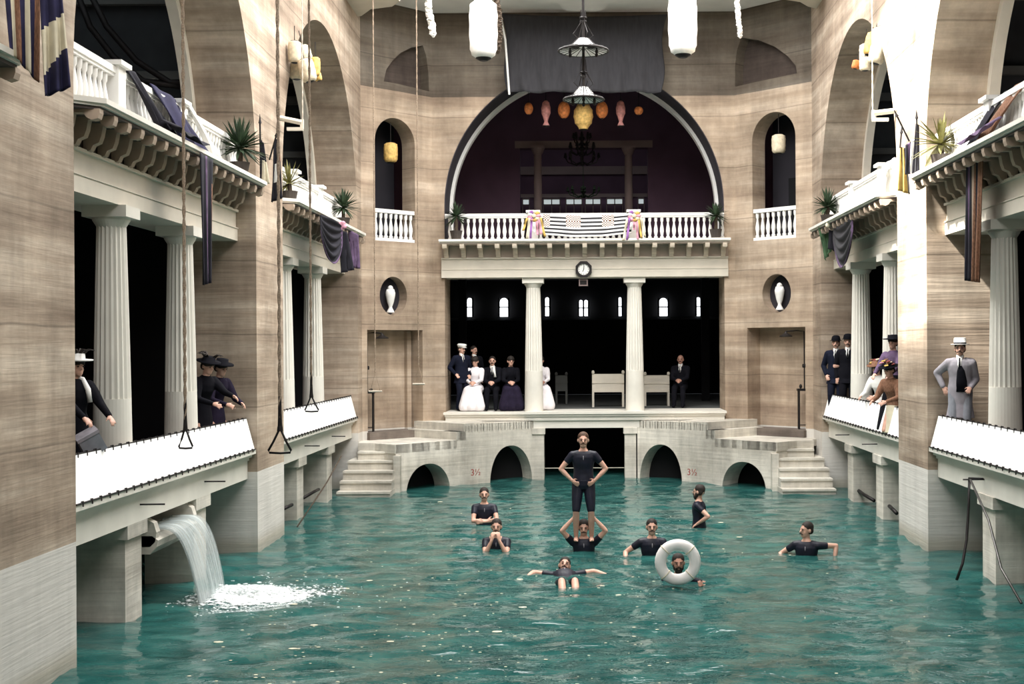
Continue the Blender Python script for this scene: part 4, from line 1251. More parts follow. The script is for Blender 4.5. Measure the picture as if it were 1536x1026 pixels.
cluster([(442, 78, 20, 32, 'paper_cream', 'cream lantern at the upper left of the cluster in the left arch'), (458, 84, 20, 32, 'paper_cream', 'cream lantern in the upper right of the left arch cluster'),
         (445, 106, 22, 26, 'paper_cream', 'cream lantern at the lower left of the left arch cluster'), (461, 106, 24, 34, 'paper_cream', 'large cream lantern in the middle of the left arch cluster'),
         (473, 100, 15, 28, 'paper_gold', 'yellow lantern at the right side of the left arch cluster'), (477, 115, 11, 13, 'paper_gold', 'small yellow ball lantern at the right end of the left arch cluster')], 25.0, 'left')
cluster([(1322, 58, 26, 34, 'paper_cream', 'cream lantern at the top of the cluster in the right arch'), (1308, 66, 22, 34, 'paper_gold', 'yellow lantern at the upper left of the right arch cluster'),
         (1300, 82, 22, 32, 'paper_cream', 'cream lantern in the middle of the right arch cluster'), (1316, 80, 24, 32, 'paper_cream', 'cream lantern on the right side of the right arch cluster'),
         (1298, 96, 18, 20, 'paper_cream', 'pale lantern at the bottom of the right arch cluster'), (1284, 97, 12, 13, 'paper_orange', 'small orange ball lantern at the left end of the right arch cluster')], 25.6, 'right')
# white garlands
def garland(label, pts, Y, r, m='white_cloth', group='white paper garlands hanging from the ceiling'):
    bm = bmesh.new(); P_ = [PV(px, py, Y) for px, py in pts]
    n = 60; out = []
    for i in range(n+1):
        s = i/n*(len(P_)-1); k = min(int(s), len(P_)-2); out.append(P_[k].lerp(P_[k+1], s-k) + Vector((.02*math.sin(i*2.1), .02*math.cos(i*1.7), 0)))
    tube(bm, out, lambda t_: r*(.75+.35*abs(math.sin(t_*n*1.3))), 7)
    tag(obj('garland', bm, m), label, 'garland', group)
garland('white paper garland hanging at the top left of the far wall', [(642, -2), (644, 20), (648, 36), (650, 52)], 27, .07)
garland('white paper garland hanging at the top right of the far wall', [(1105, -2), (1107, 15), (1108, 28), (1111, 55)], 27, .05)
garland('dark leafy garland hanging beside the left white lantern', [(744, -3), (749, 20), (750, 50), (747, 78)], 25.5, .055, 'trunk', None)

# ---- dark chandeliers in the upper room
def iron_chandelier(label, c, R, H, tiers, m='iron', top=2.0, bulbs=True):
    t = thing('chandelier', label, 'chandelier', c)
    bm = bmesh.new(); tube(bm, [(0, 0, -H/2), (0, 0, H/2)], .05, 8); tube(bm, [(0, 0, H/2), (0, 0, top)], .012, 6)
    for z in (-H/2, 0, H/3): ell(bm, Vector((0, 0, z)), (.1, .1, .07))
    obj('stem', bm, m, t)
    for k in range(tiers):
        z = -H/2 + H*(k+.2)/tiers; r = R*(1-.25*k)
        for i in range(8):
            a = 2*PI*(i+.5*k)/8; ca, sa = math.cos(a), math.sin(a)
            bm = bmesh.new()
            tube(bm, [(0, 0, z), (.45*r*ca, .45*r*sa, z-.1), (.85*r*ca, .85*r*sa, z-.02), (r*ca, r*sa, z+.12)], .02, 5)
            lathe(bm, [(.02, 0), (.07, .03), (.05, .05), (.03, .16)], 8, Matrix.Translation((r*ca, r*sa, z+.1)))
            ao = obj('arm', bm, m, t)
    return t
iron_chandelier('black many armed chandelier hanging behind the great arch', PV(873, 223, 39.0), .5, .9, 3, top=2.3)
iron_chandelier('smaller dark ring chandelier far back in the upper room', PV(875, 287, 46.0), .55, .35, 1, 'foliage', top=3.0)

# upper room columns
for px, lb in ((807, 'dim column left of the opening in the upper room'), (943, 'dim column right of the opening in the upper room')):
    Y = 40.8; c = PV(px, 300, Y); t = thing('column', lb, 'column', (c.x, Y, ZG), 0, 'upper room columns')
    zt = PV(px, 232, Y).z - ZG
    bm = bmesh.new(); lathe(bm, [(.16, 0), (.16, .1), (.14, .15), (.12, zt)], 20); obj('shaft', bm, 'plum_trim', t)
    bm = bmesh.new(); lathe(bm, [(.13, zt), (.16, zt+.05), (.22, zt+.2)], 20); box(bm, -.22, .22, -.22, .1, zt+.2, zt+.26); obj('capital', bm, 'plum_trim', t)

# ---- vases in the oval niches
for sd, lb in ((-1, 'pale vase standing in the oval niche on the left corner wall'), (1, 'pale vase standing in the oval niche on the right corner wall')):
    c = CORNER[sd]; ca, cz, rz_ = c['oval']; px = 591 if sd < 0 else 1165
    s, Y = ray_s(px, *CORN[sd]); b = c['fr'](s, cz-rz_*.86, .14)
    t = thing('vase', lb, 'vase', b, 0, 'vases in the oval niches')
    bm = bmesh.new(); lathe(bm, [(.11, 0), (.10, .03), (.05, .12), (.045, .16), (.09, .28), (.125, .45), (.13, .52), (.10, .62)], 20); obj('vase_body', bm, 'white_cloth', t, smooth=True)
    bm = bmesh.new(); lathe(bm, [(.06, .62), (.08, .63), (.06, .69), (.02, .72)], 16); obj('lid', bm, 'white_cloth', t, smooth=True)

# ---- showers in the niches
for sd, px, ptop, phead, lb in ((-1, 561, 500, 574, 'black iron shower with overhead rose in the left niche'), (1, 1196, 497, 1178, 'black iron shower with overhead rose in the right niche')):
    c = CORNER[sd]; s, Y = ray_s(px, *CORN[sd]); fr = c['fr']
    zt = PV(px, ptop, Y+.2).z; base = fr(s, 1.36, .3)
    t = thing('shower', lb, 'shower', base, 0, 'niche showers'); h = zt-1.36
    hd = PV(phead, 508, Y+.2)
    hx, hy = (hd.x-base.x), (-.1)
    bm = bmesh.new(); tube(bm, [(0, 0, 1.05), (0, 0, h), (hx*.4, hy*.4, h+.02), (hx, hy, h)], .018, 6); obj('pipe', bm, 'iron', t)
    bm = bmesh.new(); lathe(bm, [(.17, h-.14), (.17, h-.12), (.05, h-.05), (.02, h)], 20, Matrix.Translation((hx, hy, 0))); obj('shower_rose', bm, 'iron', t)
    bm = bmesh.new(); lathe(bm, [(.05, h-.95), (.06, h-.9), (.05, h-.85)], 12); obj('valve', bm, 'iron', t)
    bm = bmesh.new()
    for dx in (-.14, .14): box(bm, dx-.02, dx+.02, -.02, .02, 0, 1.0)
    for dx in (-.14, .14): box(bm, dx-.02, dx+.02, .1, .14, 0, 1.0)
    box(bm, -.18, .18, -.04, .16, 1.0, 1.06); box(bm, -.14, .14, -.01, .01, .1, .12)
    obj('stand', bm, 'iron', t)
    bm = bmesh.new(); ell(bm, Vector((-.1, 0, 1.12)), (.04, .04, .06)); ell(bm, Vector((.1, 0, 1.1)), (.04, .04, .04)); obj('tap', bm, 'iron', t)

# ---- clock
c = PV(875.5, 404, 34.8); t = thing('clock', 'octagonal black framed clock with a white face on the middle balcony beam', 'clock', c)
q = 34.8/F
def ngon(r, n, off=0): return [(r*math.cos(2*PI*i/n+off), r*math.sin(2*PI*i/n+off)) for i in range(n)]
fz = lambda a, b, t_: Vector((a, -t_, b))
bm = bmesh.new(); prism(bm, ngon(13*q, 8, PI/8), fz, -.1, .06, [ngon(8.6*q, 24)]); obj('frame', bm, 'iron', t)
bm = bmesh.new(); prism(bm, ngon(8.8*q, 24), fz, -.08, .02); fo = obj('face', bm, 'clock_face', t)
bm = bmesh.new()
for i in range(12):
    a = 2*PI*i/12; M = Matrix.Rotation(a, 4, 'Y'); box(bm, -.006, .006, -.03, -.02, 6.6*q, 7.9*q, M)
obj('hour_marks', bm, 'iron', fo)
for a, l_ in ((.1, 6.2), (-2.75, 4.0)):
    bm = bmesh.new(); box(bm, -.008, .008, -.04, -.03, -.02, l_*q, Matrix.Rotation(a, 4, 'Y')); obj('clock_hand', bm, 'iron', fo)
c = PV(875, 424, 34.9); t = thing('plaque', 'small dark framed plaque hanging under the clock', 'plaque', c)
bm = bmesh.new(); prism(bm, [(-.12, -.09), (.12, -.09), (.12, .09), (-.12, .09)], fz, -.02, .03, [[(-.09, -.06), (.09, -.06), (.09, .06), (-.09, .06)]]); obj('frame', bm, 'plum_trim', t)
bm = bmesh.new(); box(bm, -.1, .1, -.01, .01, -.07, .07); obj('panel', bm, 'iron', t)

# ---- yucca palms
def yucca(label, base, H, R, n=70, m='foliage', droop=.35, seed=1, trunk=.35, width=.03, group='potted spiky palms'):
    rng = random.Random(seed)
    t = thing('potted_palm', label, 'plant', base, 0, group)
    bm = bmesh.new(); lathe(bm, [(.12, 0), (.16, .2), (.17, .24), (.15, .24)], 14); obj('pot', bm, 'pot', t)
    bm = bmesh.new(); tube(bm, [(0, 0, .2), (.01, 0, .2+trunk*.5), (0, 0, .24+trunk)], .045, 8); obj('trunk', bm, 'trunk', t)
    bm = bmesh.new(); c = Vector((0, 0, .24+trunk))
    for i in range(n):
        a = rng.uniform(0, 2*PI); e = rng.uniform(-.5, 1.5); L = R*rng.uniform(.8, 1.1)
        d = Vector((math.cos(a)*math.cos(e), math.sin(a)*math.cos(e), math.sin(e))); sdv = d.cross(Vector((0, 0, 1))).normalized()*width
        pts = [c + d*L*s - Vector((0, 0, droop*L*s*s*math.cos(e)*.6)) for s in (0, .35, .7, 1)]
        ws = (.7, 1, .7, .02); vs = []
        for p, w_ in zip(pts, ws): vs.append((bm.verts.new(p-sdv*w_), bm.verts.new(p+sdv*w_), bm.verts.new(p+d.cross(sdv).normalized()*w_*.012)))
        for (a0, a1, a2), (b0, b1, b2) in zip(vs, vs[1:]):
            bm.faces.new((a0, a2, b2, b0)); bm.faces.new((a2, a1, b1, b2)); bm.faces.new((a1, a0, b0, b1))
    obj('leaves', bm, m, t, recalc=False)
    return t
zb = ZG+.09
yucca('spiky potted palm at the left end of the middle balcony', (PV(684, 350, 34.45).x, 34.5, zb), 1, .42, seed=2, trunk=.38)
yucca('spiky potted palm at the right end of the middle balcony', (PV(1074, 350, 34.45).x, 34.5, zb), 1, .40, seed=3, trunk=.36)
yucca('big spiky palm at the far end of the front left balcony', (-5.72, 21.6, zb), 1, .54, 110, seed=4, trunk=.24, droop=.3)
yucca('spiky palm at the far end of the second left balcony', (-5.72, 30.9, zb), 1, .5, 80, seed=5, trunk=.25, droop=.3)
yucca('small yellowing palm at the near end of the second left balcony', (-5.8, 25.6, zb), 1, .5, 30, 'foliage_gold', seed=6, trunk=.15, droop=.3)
yucca('spiky palm at the far end of the second right balcony', (5.85, 30.9, zb), 1, .48, 80, seed=7, trunk=.2, droop=.2)
yucca('yellow green palm at the far end of the right edge balcony', (5.88, 21.2, zb), 1, .55, 46, 'foliage_gold', seed=8, trunk=.18, droop=.3, width=.045)

# ---- bunting and rosettes on the middle balcony
Yb = 34.34
def band(name, label, cat, px0, px1, top, bot, mats, mi, nu=40, nv=20, Y=Yb, amp=.03, fr_=9, sag=0, group=None):
    def f(u, v):
        px = px0+(px1-px0)*u; y0 = top[0]+(top[1]-top[0])*u + sag*math.sin(PI*u); y1 = bot[0]+(bot[1]-bot[0])*u + sag*math.sin(PI*u)*1.5
        p = PV(px, y0+(y1-y0)*v, Y); p.y += amp*math.sin(u*fr_*2+v*2)*(.4+v); return p
    o = cloth(name, f, nu, nv, mats, mi); tag(o, label, cat, group); return o
def stripes(n, c0=0, c1=1): return lambda u, v: c0 if int(v*n) % 2 == 0 else c1
def flagmi(n, can):
    def g(u, v):
        for (u0, u1, v1) in can:
            if u0 < u < u1 and v < v1: return 2 if (int(u*60)+int(v*20)) % 2 else 3
        return 0 if int(v*n) % 2 == 0 else 1
    return g
band('flag_bunting', 'black and white striped bunting with starred corners draped over the middle balcony rail', 'bunting', 815, 947, (321, 320), (352, 350),
     ['white_cloth', 'grey_cloth', 'white_cloth', 'rust_cloth'], flagmi(11, [(0, .08, .6), (.25, .43, .55), (.66, .80, .55)]), 66, 22, sag=3)
def rosette(label, px, py, seed):
    rng = random.Random(seed); c = PV(px, py, 34.3)
    t = thing('rosette', label, 'rosette', c, 0, 'ribbon rosettes on the middle balcony')
    ms = ['pink_cloth', 'gold_cloth', 'cream_cloth', 'violet_cloth', 'white_cloth', 'pink_cloth']
    for i in range(9):
        a = 2*PI*i/9; bm = bmesh.new()
        ell(bm, Vector((.11*math.cos(a), -.02, .11*math.sin(a))), (.075, .04, .05), Matrix.Rotation(0, 4, 'Y'), 8, 6)
        obj('petal', bm, ms[i % 6], t, smooth=True)
    bm = bmesh.new(); ell(bm, Vector((0, -.05, 0)), (.06, .04, .06)); obj('centre', bm, 'cream_cloth', t, smooth=True)
    for i in range(7):
        x = -.18+.06*i; L = rng.uniform(.3, .62)
        def f(u, v, x=x, L=L): return Vector((x*(1+v*.6)+(u-.5)*.06, -.03+.03*math.sin(v*9+x*20), -.05-v*L))
        cloth('ribbon', f, 2, 10, ms[(i+seed) % 6], parent=t, th=.006)
rosette('pink and yellow ribbon rosette at the left end of the striped bunting', 801, 324, 1)
rosette('pink and cream ribbon rosette at the right end of the striped bunting', 951, 324, 2)

# ---- side drapes and flags
def drape(name, label, cat, f, nu, nv, mats, mi=None, group=None, th=.012):
    o = cloth(name, f, nu, nv, mats, mi, th); tag(o, label, cat, group); return o
def quadf(tl, tr, br_, bl_, amp=.04, n=4, nrm=Vector((1, 0, 0)), ph=0, taper=0):
    def f(u, v):
        p = tl.lerp(tr, u).lerp(bl_.lerp(br_, u), v)
        return p + nrm*(amp*math.sin(u*n*2*PI+ph+v*1.5)*(.3+v))
    return f
def px4(Y, *p): return [PV(a, b, Y) for a, b in p]
fw = Vector((.5, -.86, 0))
# top left flags on the near pier
a = px4(12.35, (6, -30), (60, -30), (58, 125), (14, 75))
drape('flag', 'red white and navy striped flag hanging at the top left corner', 'flag', quadf(*a, amp=.025, n=3, nrm=fw), 36, 24, ['navy_cloth', 'cream_cloth', 'rust_cloth'], lambda u, v: (0, 1, 2, 0, 1, 0, 2)[int(u*7)])
a = px4(12.2, (60, -12), (92, -14), (104, 132), (66, 146))
drape('flag', 'navy flag with a broad cream band hanging at the top left corner', 'flag', quadf(*a, amp=.05, n=2, nrm=fw), 30, 30, ['navy_cloth', 'cream_cloth'], lambda u, v: 1 if .36-.12*u < v < .80-.22*u else 0)
# dark cloths over front left rail
def over_rail(label, y0, y1, zt, zbn, m, x=-5.93, group=None, skew=.3, name='cloth_drape', amp=.05):
    def f(u, v):
        y = y0+(y1-y0)*u + skew*v; z = zt+(zbn-zt)*v
        return Vector((x + .30*v + amp*math.sin(u*11+v*3)*(.3+v), y, z))
    drape(name, label, 'drape', f, 24, 20, m, None, group)
over_rail('narrow black cloth tied over the front left rail beside the near newel', 16.75, 17.25, 7.22, 6.5, 'black_cloth', skew=.5)
over_rail('broad navy black cloth spread over the front left rail between the newels', 17.75, 18.9, 7.2, 6.45, 'navy_cloth', skew=.5)
over_rail('pale scarf tied over the front left rail beside the far newel', 19.35, 19.6, 7.25, 6.5, 'white_cloth', skew=.4)
a = [PV(300, 229, 18.3), PV(319, 240, 18.85), PV(317, 424, 18.8), PV(304, 428, 18.4)]
drape('banner', 'long dark narrow banner hanging down from the front left balcony', 'banner', quadf(*a, amp=.035, n=2.5, nrm=Vector((.7, -.7, 0))), 20, 30, ['black_cloth', 'rust_cloth', 'purple_cloth'], lambda u, v: 1 if u > .86 and v > .2 else (2 if .4 < u < .5 else 0))
drape('cloth_drape', 'dark cloth trailing along the front left balcony edge to the long banner', 'drape', lambda u, v: Vector((-5.60+.22*v, 17.2+1.5*u, 6.60-.10*v+.03*math.sin(u*14)-.03*u)), 20, 6, 'black_cloth')
# swags
def swag(label, Ypx, tlp, trp, drop, m, m2, n=5, Y=30.0):
    A_, B_ = PV(*tlp, Ypx[0]), PV(*trp, Ypx[1])
    def f(u, v):
        p = A_.lerp(B_, u); sag = math.sin(PI*u)**.8
        d = v*drop*(.35+.65*sag)
        return Vector((p.x, p.y, p.z)) + Vector((.04*math.sin(v*n*2*PI+u*2)*sag*(1 if p.x < 0 else -1), -.02, -d + .04*math.sin(u*3)))
    return drape('swag', label, 'drape', f, 26, 30, [m, m2], lambda u, v: 1 if u > .93 or v > .95 else 0)
swag('grey black draped swag below the second left balcony', (26.6, 29.0), (481, 322), (514, 341), .95, 'black_cloth', 'purple_cloth')
a = px4(29.0, (508, 345), (521, 348), (529, 405), (509, 411)); drape('cloth_drape', 'black tail of cloth hanging at the far end of the second left balcony', 'drape', quadf(*a, amp=.03, n=2), 10, 16, 'black_cloth')
a = px4(30.6, (521, 343), (538, 352), (538, 403), (527, 401)); drape('cloth_drape', 'purple cloth hanging at the far end of the second left balcony', 'drape', quadf(*a, amp=.03, n=3), 12, 16, 'purple_cloth')
swag('grey draped swag below the second right balcony', (29.6, 27.2), (1249, 333), (1279, 318), 1.15, 'grey_cloth', 'purple_cloth')
a = px4(30.6, (1227, 341), (1247, 333), (1249, 370), (1237, 392)); drape('cloth_drape', 'green cloth hanging at the far end of the second right balcony', 'drape', quadf(*a, amp=.03, n=3), 12, 16, 'green_cloth')
a = px4(29.9, (1244, 336), (1252, 333), (1256, 378), (1240, 372)); drape('cloth_drape', 'black cloth between the green cloth and grey swag on the right', 'drape', quadf(*a, amp=.03, n=2), 10, 16, 'black_cloth')
def knot(label, px, py, Y, m='cream_cloth'):
    bm = bmesh.new(); c = PV(px, py, Y)
    for i in range(6): ell(bm, c + Vector((.05*math.cos(i), -.03, .07*math.sin(i*1.7))), (.07, .05, .06), None, 8, 6)
    tag(link('ribbon_knot', remeshed(bm, .015, 1), m), label, 'ribbon')
knot('cream ribbon knot on the edge of the second right balcony', 1245, 334, 29.5)
knot('pale ribbon knot on the edge of the second left balcony', 513, 340, 28.9, 'pink_cloth')
# long striped banner right
a = [Vector((5.50, 20.3, 6.43)), Vector((5.50, 19.3, 6.50)), PV(1470, 424, 19.4), PV(1449, 421, 20.0)]
a[0] = PV(1450, 226, 19.9); a[1] = PV(1475, 213, 19.0)
drape('banner', 'long brown and purple striped banner hanging from the right edge balcony', 'banner', quadf(*a, amp=.035, n=4, nrm=Vector((-.7, -.7, 0))), 28, 36, ['black_cloth', 'rust_cloth', 'purple_cloth', 'corbel_paint'], lambda u, v: (0, 2, 0, 3, 1, 0, 1, 1)[int(u*8)])
def rdr(label, y0, y1, m, z0=7.2, z1=6.5, skew=-.3, x=6.13):
    def f(u, v): return Vector((x - .36*v - .04*math.sin(u*9+v*3)*(.3+v), y0+(y1-y0)*u+skew*v, z0+(z1-z0)*v))
    drape('cloth_drape', label, 'drape', f, 20, 16, m)
rdr('black cloth tied over the right edge rail beside the newel', 18.6, 19.15, 'black_cloth', skew=.35)
rdr('rust cloth spread over the right edge rail nearest the frame', 17.6, 18.3, ['rust_cloth'], skew=.8)
rdr('white cloth with stripes on the second right rail by the pier', 25.2, 25.9, ['white_cloth'], x=6.1, skew=0)
drape('cloth_drape', 'purple cloth trailing along the right edge balcony to the long banner', 'drape', lambda u, v: Vector((5.75-.2*v, 17.7+1.5*u, 6.66-.12*v+.03*math.sin(u*14)-.05*u)), 20, 6, 'purple_cloth')
# flag poles with furled flags on the waterside piers
def flagpole(label, Y, p0, p1, parts, sdx):
    A_, B_ = PV(*p0, Y), PV(*p1, Y)
    t = thing('flagpole', label, 'flag', (0, 0, 0), 0, None)
    bm = bmesh.new(); tube(bm, [A_, B_], .015, 6); obj('pole', bm, 'iron', t)
    bm = bmesh.new(); d = (B_-A_).normalized(); tube(bm, [B_, B_+d*.06, B_+d*.16], lambda s: .03*(1-s*.9), 8); obj('spear_tip', bm, 'iron', t)
    for i, (q_, ms, fn) in enumerate(parts):
        a = px4(Y-.03*i, *q_)
        cloth('flag_cloth', quadf(*a, amp=.03, n=2, nrm=Vector((sdx, -.6, 0)).normalized()), 14, 20, ms, fn, parent=t)
flagpole('black and white flag on an upright pole at the left waterside pier', 22.3, (391, 262), (390, 185), [([(392, 210), (396, 216), (402, 276), (389, 272)], ['black_cloth', 'cream_cloth'], lambda u, v: 1 if v > .45 and u > .35 else 0)], 1)
flagpole('dark flag with a white cross on a leaning pole at the left waterside pier', 22.5, (404, 240), (414, 205), [([(411, 212), (419, 205), (421, 298), (406, 304)], ['black_cloth', 'white_cloth', 'rust_cloth'], lambda u, v: 1 if (.50 < v < .57 and .15 < u < .7) or (.35 < u < .6 and .42 < v < .68) else (2 if u > .8 and v < .4 else 0))], 1)
flagpole('black furled flag on an upright pole at the right waterside pier', 21.9, (1377, 262), (1375, 178), [([(1374, 185), (1378, 188), (1379, 258), (1370, 262)], ['black_cloth', 'grey_cloth'], lambda u, v: 1 if .4 < u < .6 else 0)], -1)
flagpole('black and purple flag on a leaning white pole at the right waterside pier', 22.0, (1364, 212), (1346, 175), [([(1358, 218), (1374, 206), (1372, 258), (1360, 262)], ['black_cloth', 'purple_cloth', 'white_cloth'], lambda u, v: (0, 1, 0, 2, 0)[int(u*5)])], -1)
flagpole('gold and grey pennon hanging over the pointed sunlit pier at the right', 22.1, (1350, 222), (1352, 200), [([(1350, 220), (1358, 222), (1366, 292), (1349, 286)], ['gold_cloth', 'grey_cloth'], lambda u, v: int(u*4) % 2)], -1)

# ---- ropes with rings, trapezes
def rope(pts, r, name, m, parent, tw=True):
    bm = bmesh.new(); A_, B_ = Vector(pts[0]), Vector(pts[-1])
    L = (B_-A_).length
    n = int(L/.05); 
    for k in (0, PI):
        tube(bm, [A_.lerp(B_, i/n) + Vector((r*.55*math.cos(i*.9+k), r*.55*math.sin(i*.9+k), 0)) for i in range(n+1)], r*.7, 5)
    return obj(name, bm, m, parent)
def ring_rope(label, px, pknot, tri, Y, top=12.9, r=.018, mr='rope', thick=.011, knot_=True):
    """tri: (left px, right px, apex y, bottom y)"""
    c = PV(px, pknot, Y); t = thing('gymnastic_ring', label, 'ring', c, 0, 'triangular rings on ropes')
    rope([(0, 0, 0), (0, 0, top-c.z)], r, 'rope', mr, t)
    l, rr, ya_, yb_ = tri; q = Y/F
    zA, zB = (pknot-ya_)*q, (pknot-yb_)*q; xl, xr = (l-px)*q, (rr-px)*q
    bm = bmesh.new()
    rd_ = .18
    tube(bm, [(-.012, 0, zA), (.012, 0, zA), (xr*.55, 0, zA+(zB-zA)*.5), (xr*.97, 0, zB+(zA-zB)*.1), (xr*.9, 0, zB), (0, 0, zB-.005), (xl*.9, 0, zB), (xl*.97, 0, zB+(zA-zB)*.1), (xl*.55, 0, zA+(zB-zA)*.5)], thick, 7, closed=True)
    obj('triangle_handle', bm, 'iron', t, smooth=True)
    bm = bmesh.new(); tube(bm, [(0, 0, zA-.005), (0, 0, zA+.03), (0, 0, .02), (0, 0, .10), (0, 0, .30)], lambda s: .03*(1-s*.5), 8)
    obj('splice', bm, 'iron', t)
ring_rope('triangular ring on a thick rope in front of the white canvas apron at the left', 278, 635, (268, 289, 645, 672), 15.0, r=.018, thick=.012)
ring_rope('largest triangular ring, hanging on a rope in front of the left waterside pier', 420, 642, (402, 437, 646, 679), 12.2, r=.015)
ring_rope('triangular ring on a rope before the second left columns', 467, 592, (457, 478, 596, 617), 17.5, r=.015)
def trapeze(label, px, y, hw, Y, r=.012):
    c = PV(px, y, Y); q = Y/F; t = thing('trapeze', label, 'trapeze', c, 0, 'trapeze bars on ropes')
    rope([(0, 0, 28*q), (0, 0, 12.9-c.z)], r, 'rope', 'rope', t)
    bm = bmesh.new(); tube(bm, [(-hw*q, 0, 0), (hw*q, 0, 0)], .018, 8); obj('bar', bm, 'pale_rope', t)
    bm = bmesh.new(); tube(bm, [(-hw*.75*q, 0, 0), (0, 0, 28*q), (hw*.75*q, 0, 0)], .008, 5); obj('bridle', bm, 'rope', t)
trapeze('left trapeze bar hanging in front of the left shower niche', 563, 587, 10, 26)
trapeze('right trapeze bar hanging in front of the left shower niche', 628, 576, 9, 26)
def spar(label, sd, p0, p1, Y, prope):
    A_, B_ = PV(*p0, Y), PV(*p1, Y)
    t = thing('boom', label, 'boom', (0, 0, 0), 0, 'wooden booms on the waterside piers')
    bm = bmesh.new(); tube(bm, [A_, B_], .05, 8); obj('spar', bm, 'cream_paint', t)
    bm = bmesh.new(); e = B_; box(bm, e.x-.28 if sd < 0 else e.x-.02, e.x+.02 if sd < 0 else e.x+.28, Y-.04, Y+.04, e.z-.15, e.z-.09); box(bm, e.x-.03, e.x+.03, Y-.03, Y+.03, e.z-.12, e.z+.06); obj('bracket', bm, 'cream_paint', t)
    C_ = PV(prope, 10, Y); rope([(C_.x, Y, B_.z), (C_.x, Y, 12.9)], .012, 'rope', 'pale_rope', t)
spar('pale wooden boom with a rope at the left waterside pier', -1, (420, 177), (453, 184), 24.3, 453)
spar('pale wooden boom with a rope at the right waterside pier', 1, (1343, 166), (1310, 170), 24.3, 1308)

# ---- garlands in the front left gallery
for (p, lb) in (([(112, -20), (135, 40), (170, 85), (215, 122), (275, 130)], 'dark garland rope looping low across the front left gallery'), ([(125, -30), (160, 40), (205, 92), (255, 124), (290, 122)], 'second dark garland rope looping just above the first in the front left gallery')):
    bm = bmesh.new(); tube(bm, [PV(a, b, 22.45) for a, b in p], .055, 8)
    tag(obj('garland', bm, 'iron', smooth=True), lb, 'garland', 'gallery garlands')

# ---- waterfall
t = thing('water_spout', 'wide concrete water spout between the front left posts', 'spout', (-5.9, 18.65, 1.0))
def SP(p): return Vector(p) - Vector((-5.9, 18.65, 1.0))
bm = bmesh.new()
for y0_, y1_ in ((17.65, 17.8), (19.35, 19.5)):
    bm = bmesh.new(); prism(bm, [(-7.4, .85), (-5.93, .85), (-5.86, .92), (-5.84, 1.05), (-5.88, 1.18), (-6.0, 1.24), (-7.4, 1.24)], lambda a, b, t_: SP((a, t_, b)), y0_, y1_)
    obj('side_wall', bm, 'stair_concrete', t)
bm = bmesh.new(); prism(bm, [(-7.4, .75), (-5.93, .75), (-5.84, .85), (-5.82, .94), (-5.9, 1.0), (-7.4, 1.0)], lambda a, b, t_: SP((a, t_, b)), 17.65, 19.5)
obj('trough', bm, 'stair_concrete', t)
def wf(u, v):
    y = 17.85 + 1.45*u
    s = v*1.12
    if s < .12: x, z = -6.1+.25*(s/.12), 1.06
    else:
        tt = (s-.12); x = -5.85 + .5*tt**.62*(1+.06*math.sin(u*4)) ; z = 1.06 - 1.10*tt**1.7
    y += (.5-u)*.18*v
    return Vector((x+.014*math.sin(u*40)*v, y, z+.012*math.sin(u*23)))
bm = bmesh.new(); uvl = bm.loops.layers.uv.new('uv'); nu, nv = 60, 40
g = [[bm.verts.new(wf(i/nu, j/nv)) for j in range(nv+1)] for i in range(nu+1)]
for i in range(nu):
    for j in range(nv):
        fa = bm.faces.new((g[i][j], g[i+1][j], g[i+1][j+1], g[i][j+1])); fa.smooth = True
        for lp, (a, b) in zip(fa.loops, ((i, j), (i+1, j), (i+1, j+1), (i, j+1))): lp[uvl].uv = (a/nu, b/nv)
o = obj('waterfall', bm, 'falling_water', recalc=False); o.modifiers.new('s', 'SOLIDIFY').thickness = .03
tag(o, 'sheet of water pouring from the spout into the pool at the left', 'waterfall')
# foam
rng = random.Random(5); bm = bmesh.new()
for i in range(2600):
    a = rng.uniform(0, 2*PI); r = abs(rng.gauss(0, 1))
    x = -5.15 + r*.42*math.cos(a) + abs(rng.gauss(0, .5)); y = 18.6 + r*.55*math.sin(a)
    x = max(x, -5.75)
    s = rng.uniform(.004, .013)*(1.3 if r < .8 else .8)
    z = wz(x, y)
    if r < .5 and rng.random() < .3: z += rng.uniform(0, .12)
    bmesh.ops.create_icosphere(bm, subdivisions=1, radius=1, matrix=Matrix.Translation((x, y, z)) @ Matrix.Diagonal((s*2.4, s*1.6, s*.7, 1)))
nfx, nfy = 60, 60
bm2 = bmesh.new(); g2 = [[bm2.verts.new((-.85+3.3*i/nfx, -1.5+3.0*j/nfy, wz(-5.05-.85+3.3*i/nfx+.25, 18.6-1.5+3.0*j/nfy)+.012+.03*max(0, noise.noise(Vector((i*.3, j*.3, 1)))))) for j in range(nfy+1)] for i in range(nfx+1)]
for i in range(nfx):
    for j in range(nfy): bm2.faces.new((g2[i][j], g2[i+1][j], g2[i+1][j+1], g2[i][j+1])).smooth = True
fo = obj('foam', bm2, 'foam_patch', recalc=False); fo.location = (-4.8, 18.6, 0); tag(fo, 'lacy white foam spreading over the water from the foot of the waterfall', 'foam', None, 'stuff')
tag(obj('splash_drops', bm, 'foam', smooth=True), 'white splashing drops where the waterfall meets the pool', 'splash', None, 'stuff')
bm = bmesh.new()
for i in range(330):
    x, y = rng.uniform(-4.6, 1.2), rng.uniform(12.5, 20.5)
    if rng.random() < .35: x, y = rng.uniform(-4.5, 4.5), rng.uniform(11.5, 30)
    s = rng.uniform(.004, .012) if rng.random() < .95 else rng.uniform(.022, .035)
    ell(bm, Vector((x, y, wz(x, y)+.002)), (s*2.2, s*1.5, .004), None, 6, 4)
tag(obj('floating_petals', bm, 'cream_cloth'), 'pale flecks scattered over the water surface', 'flecks', None, 'stuff')

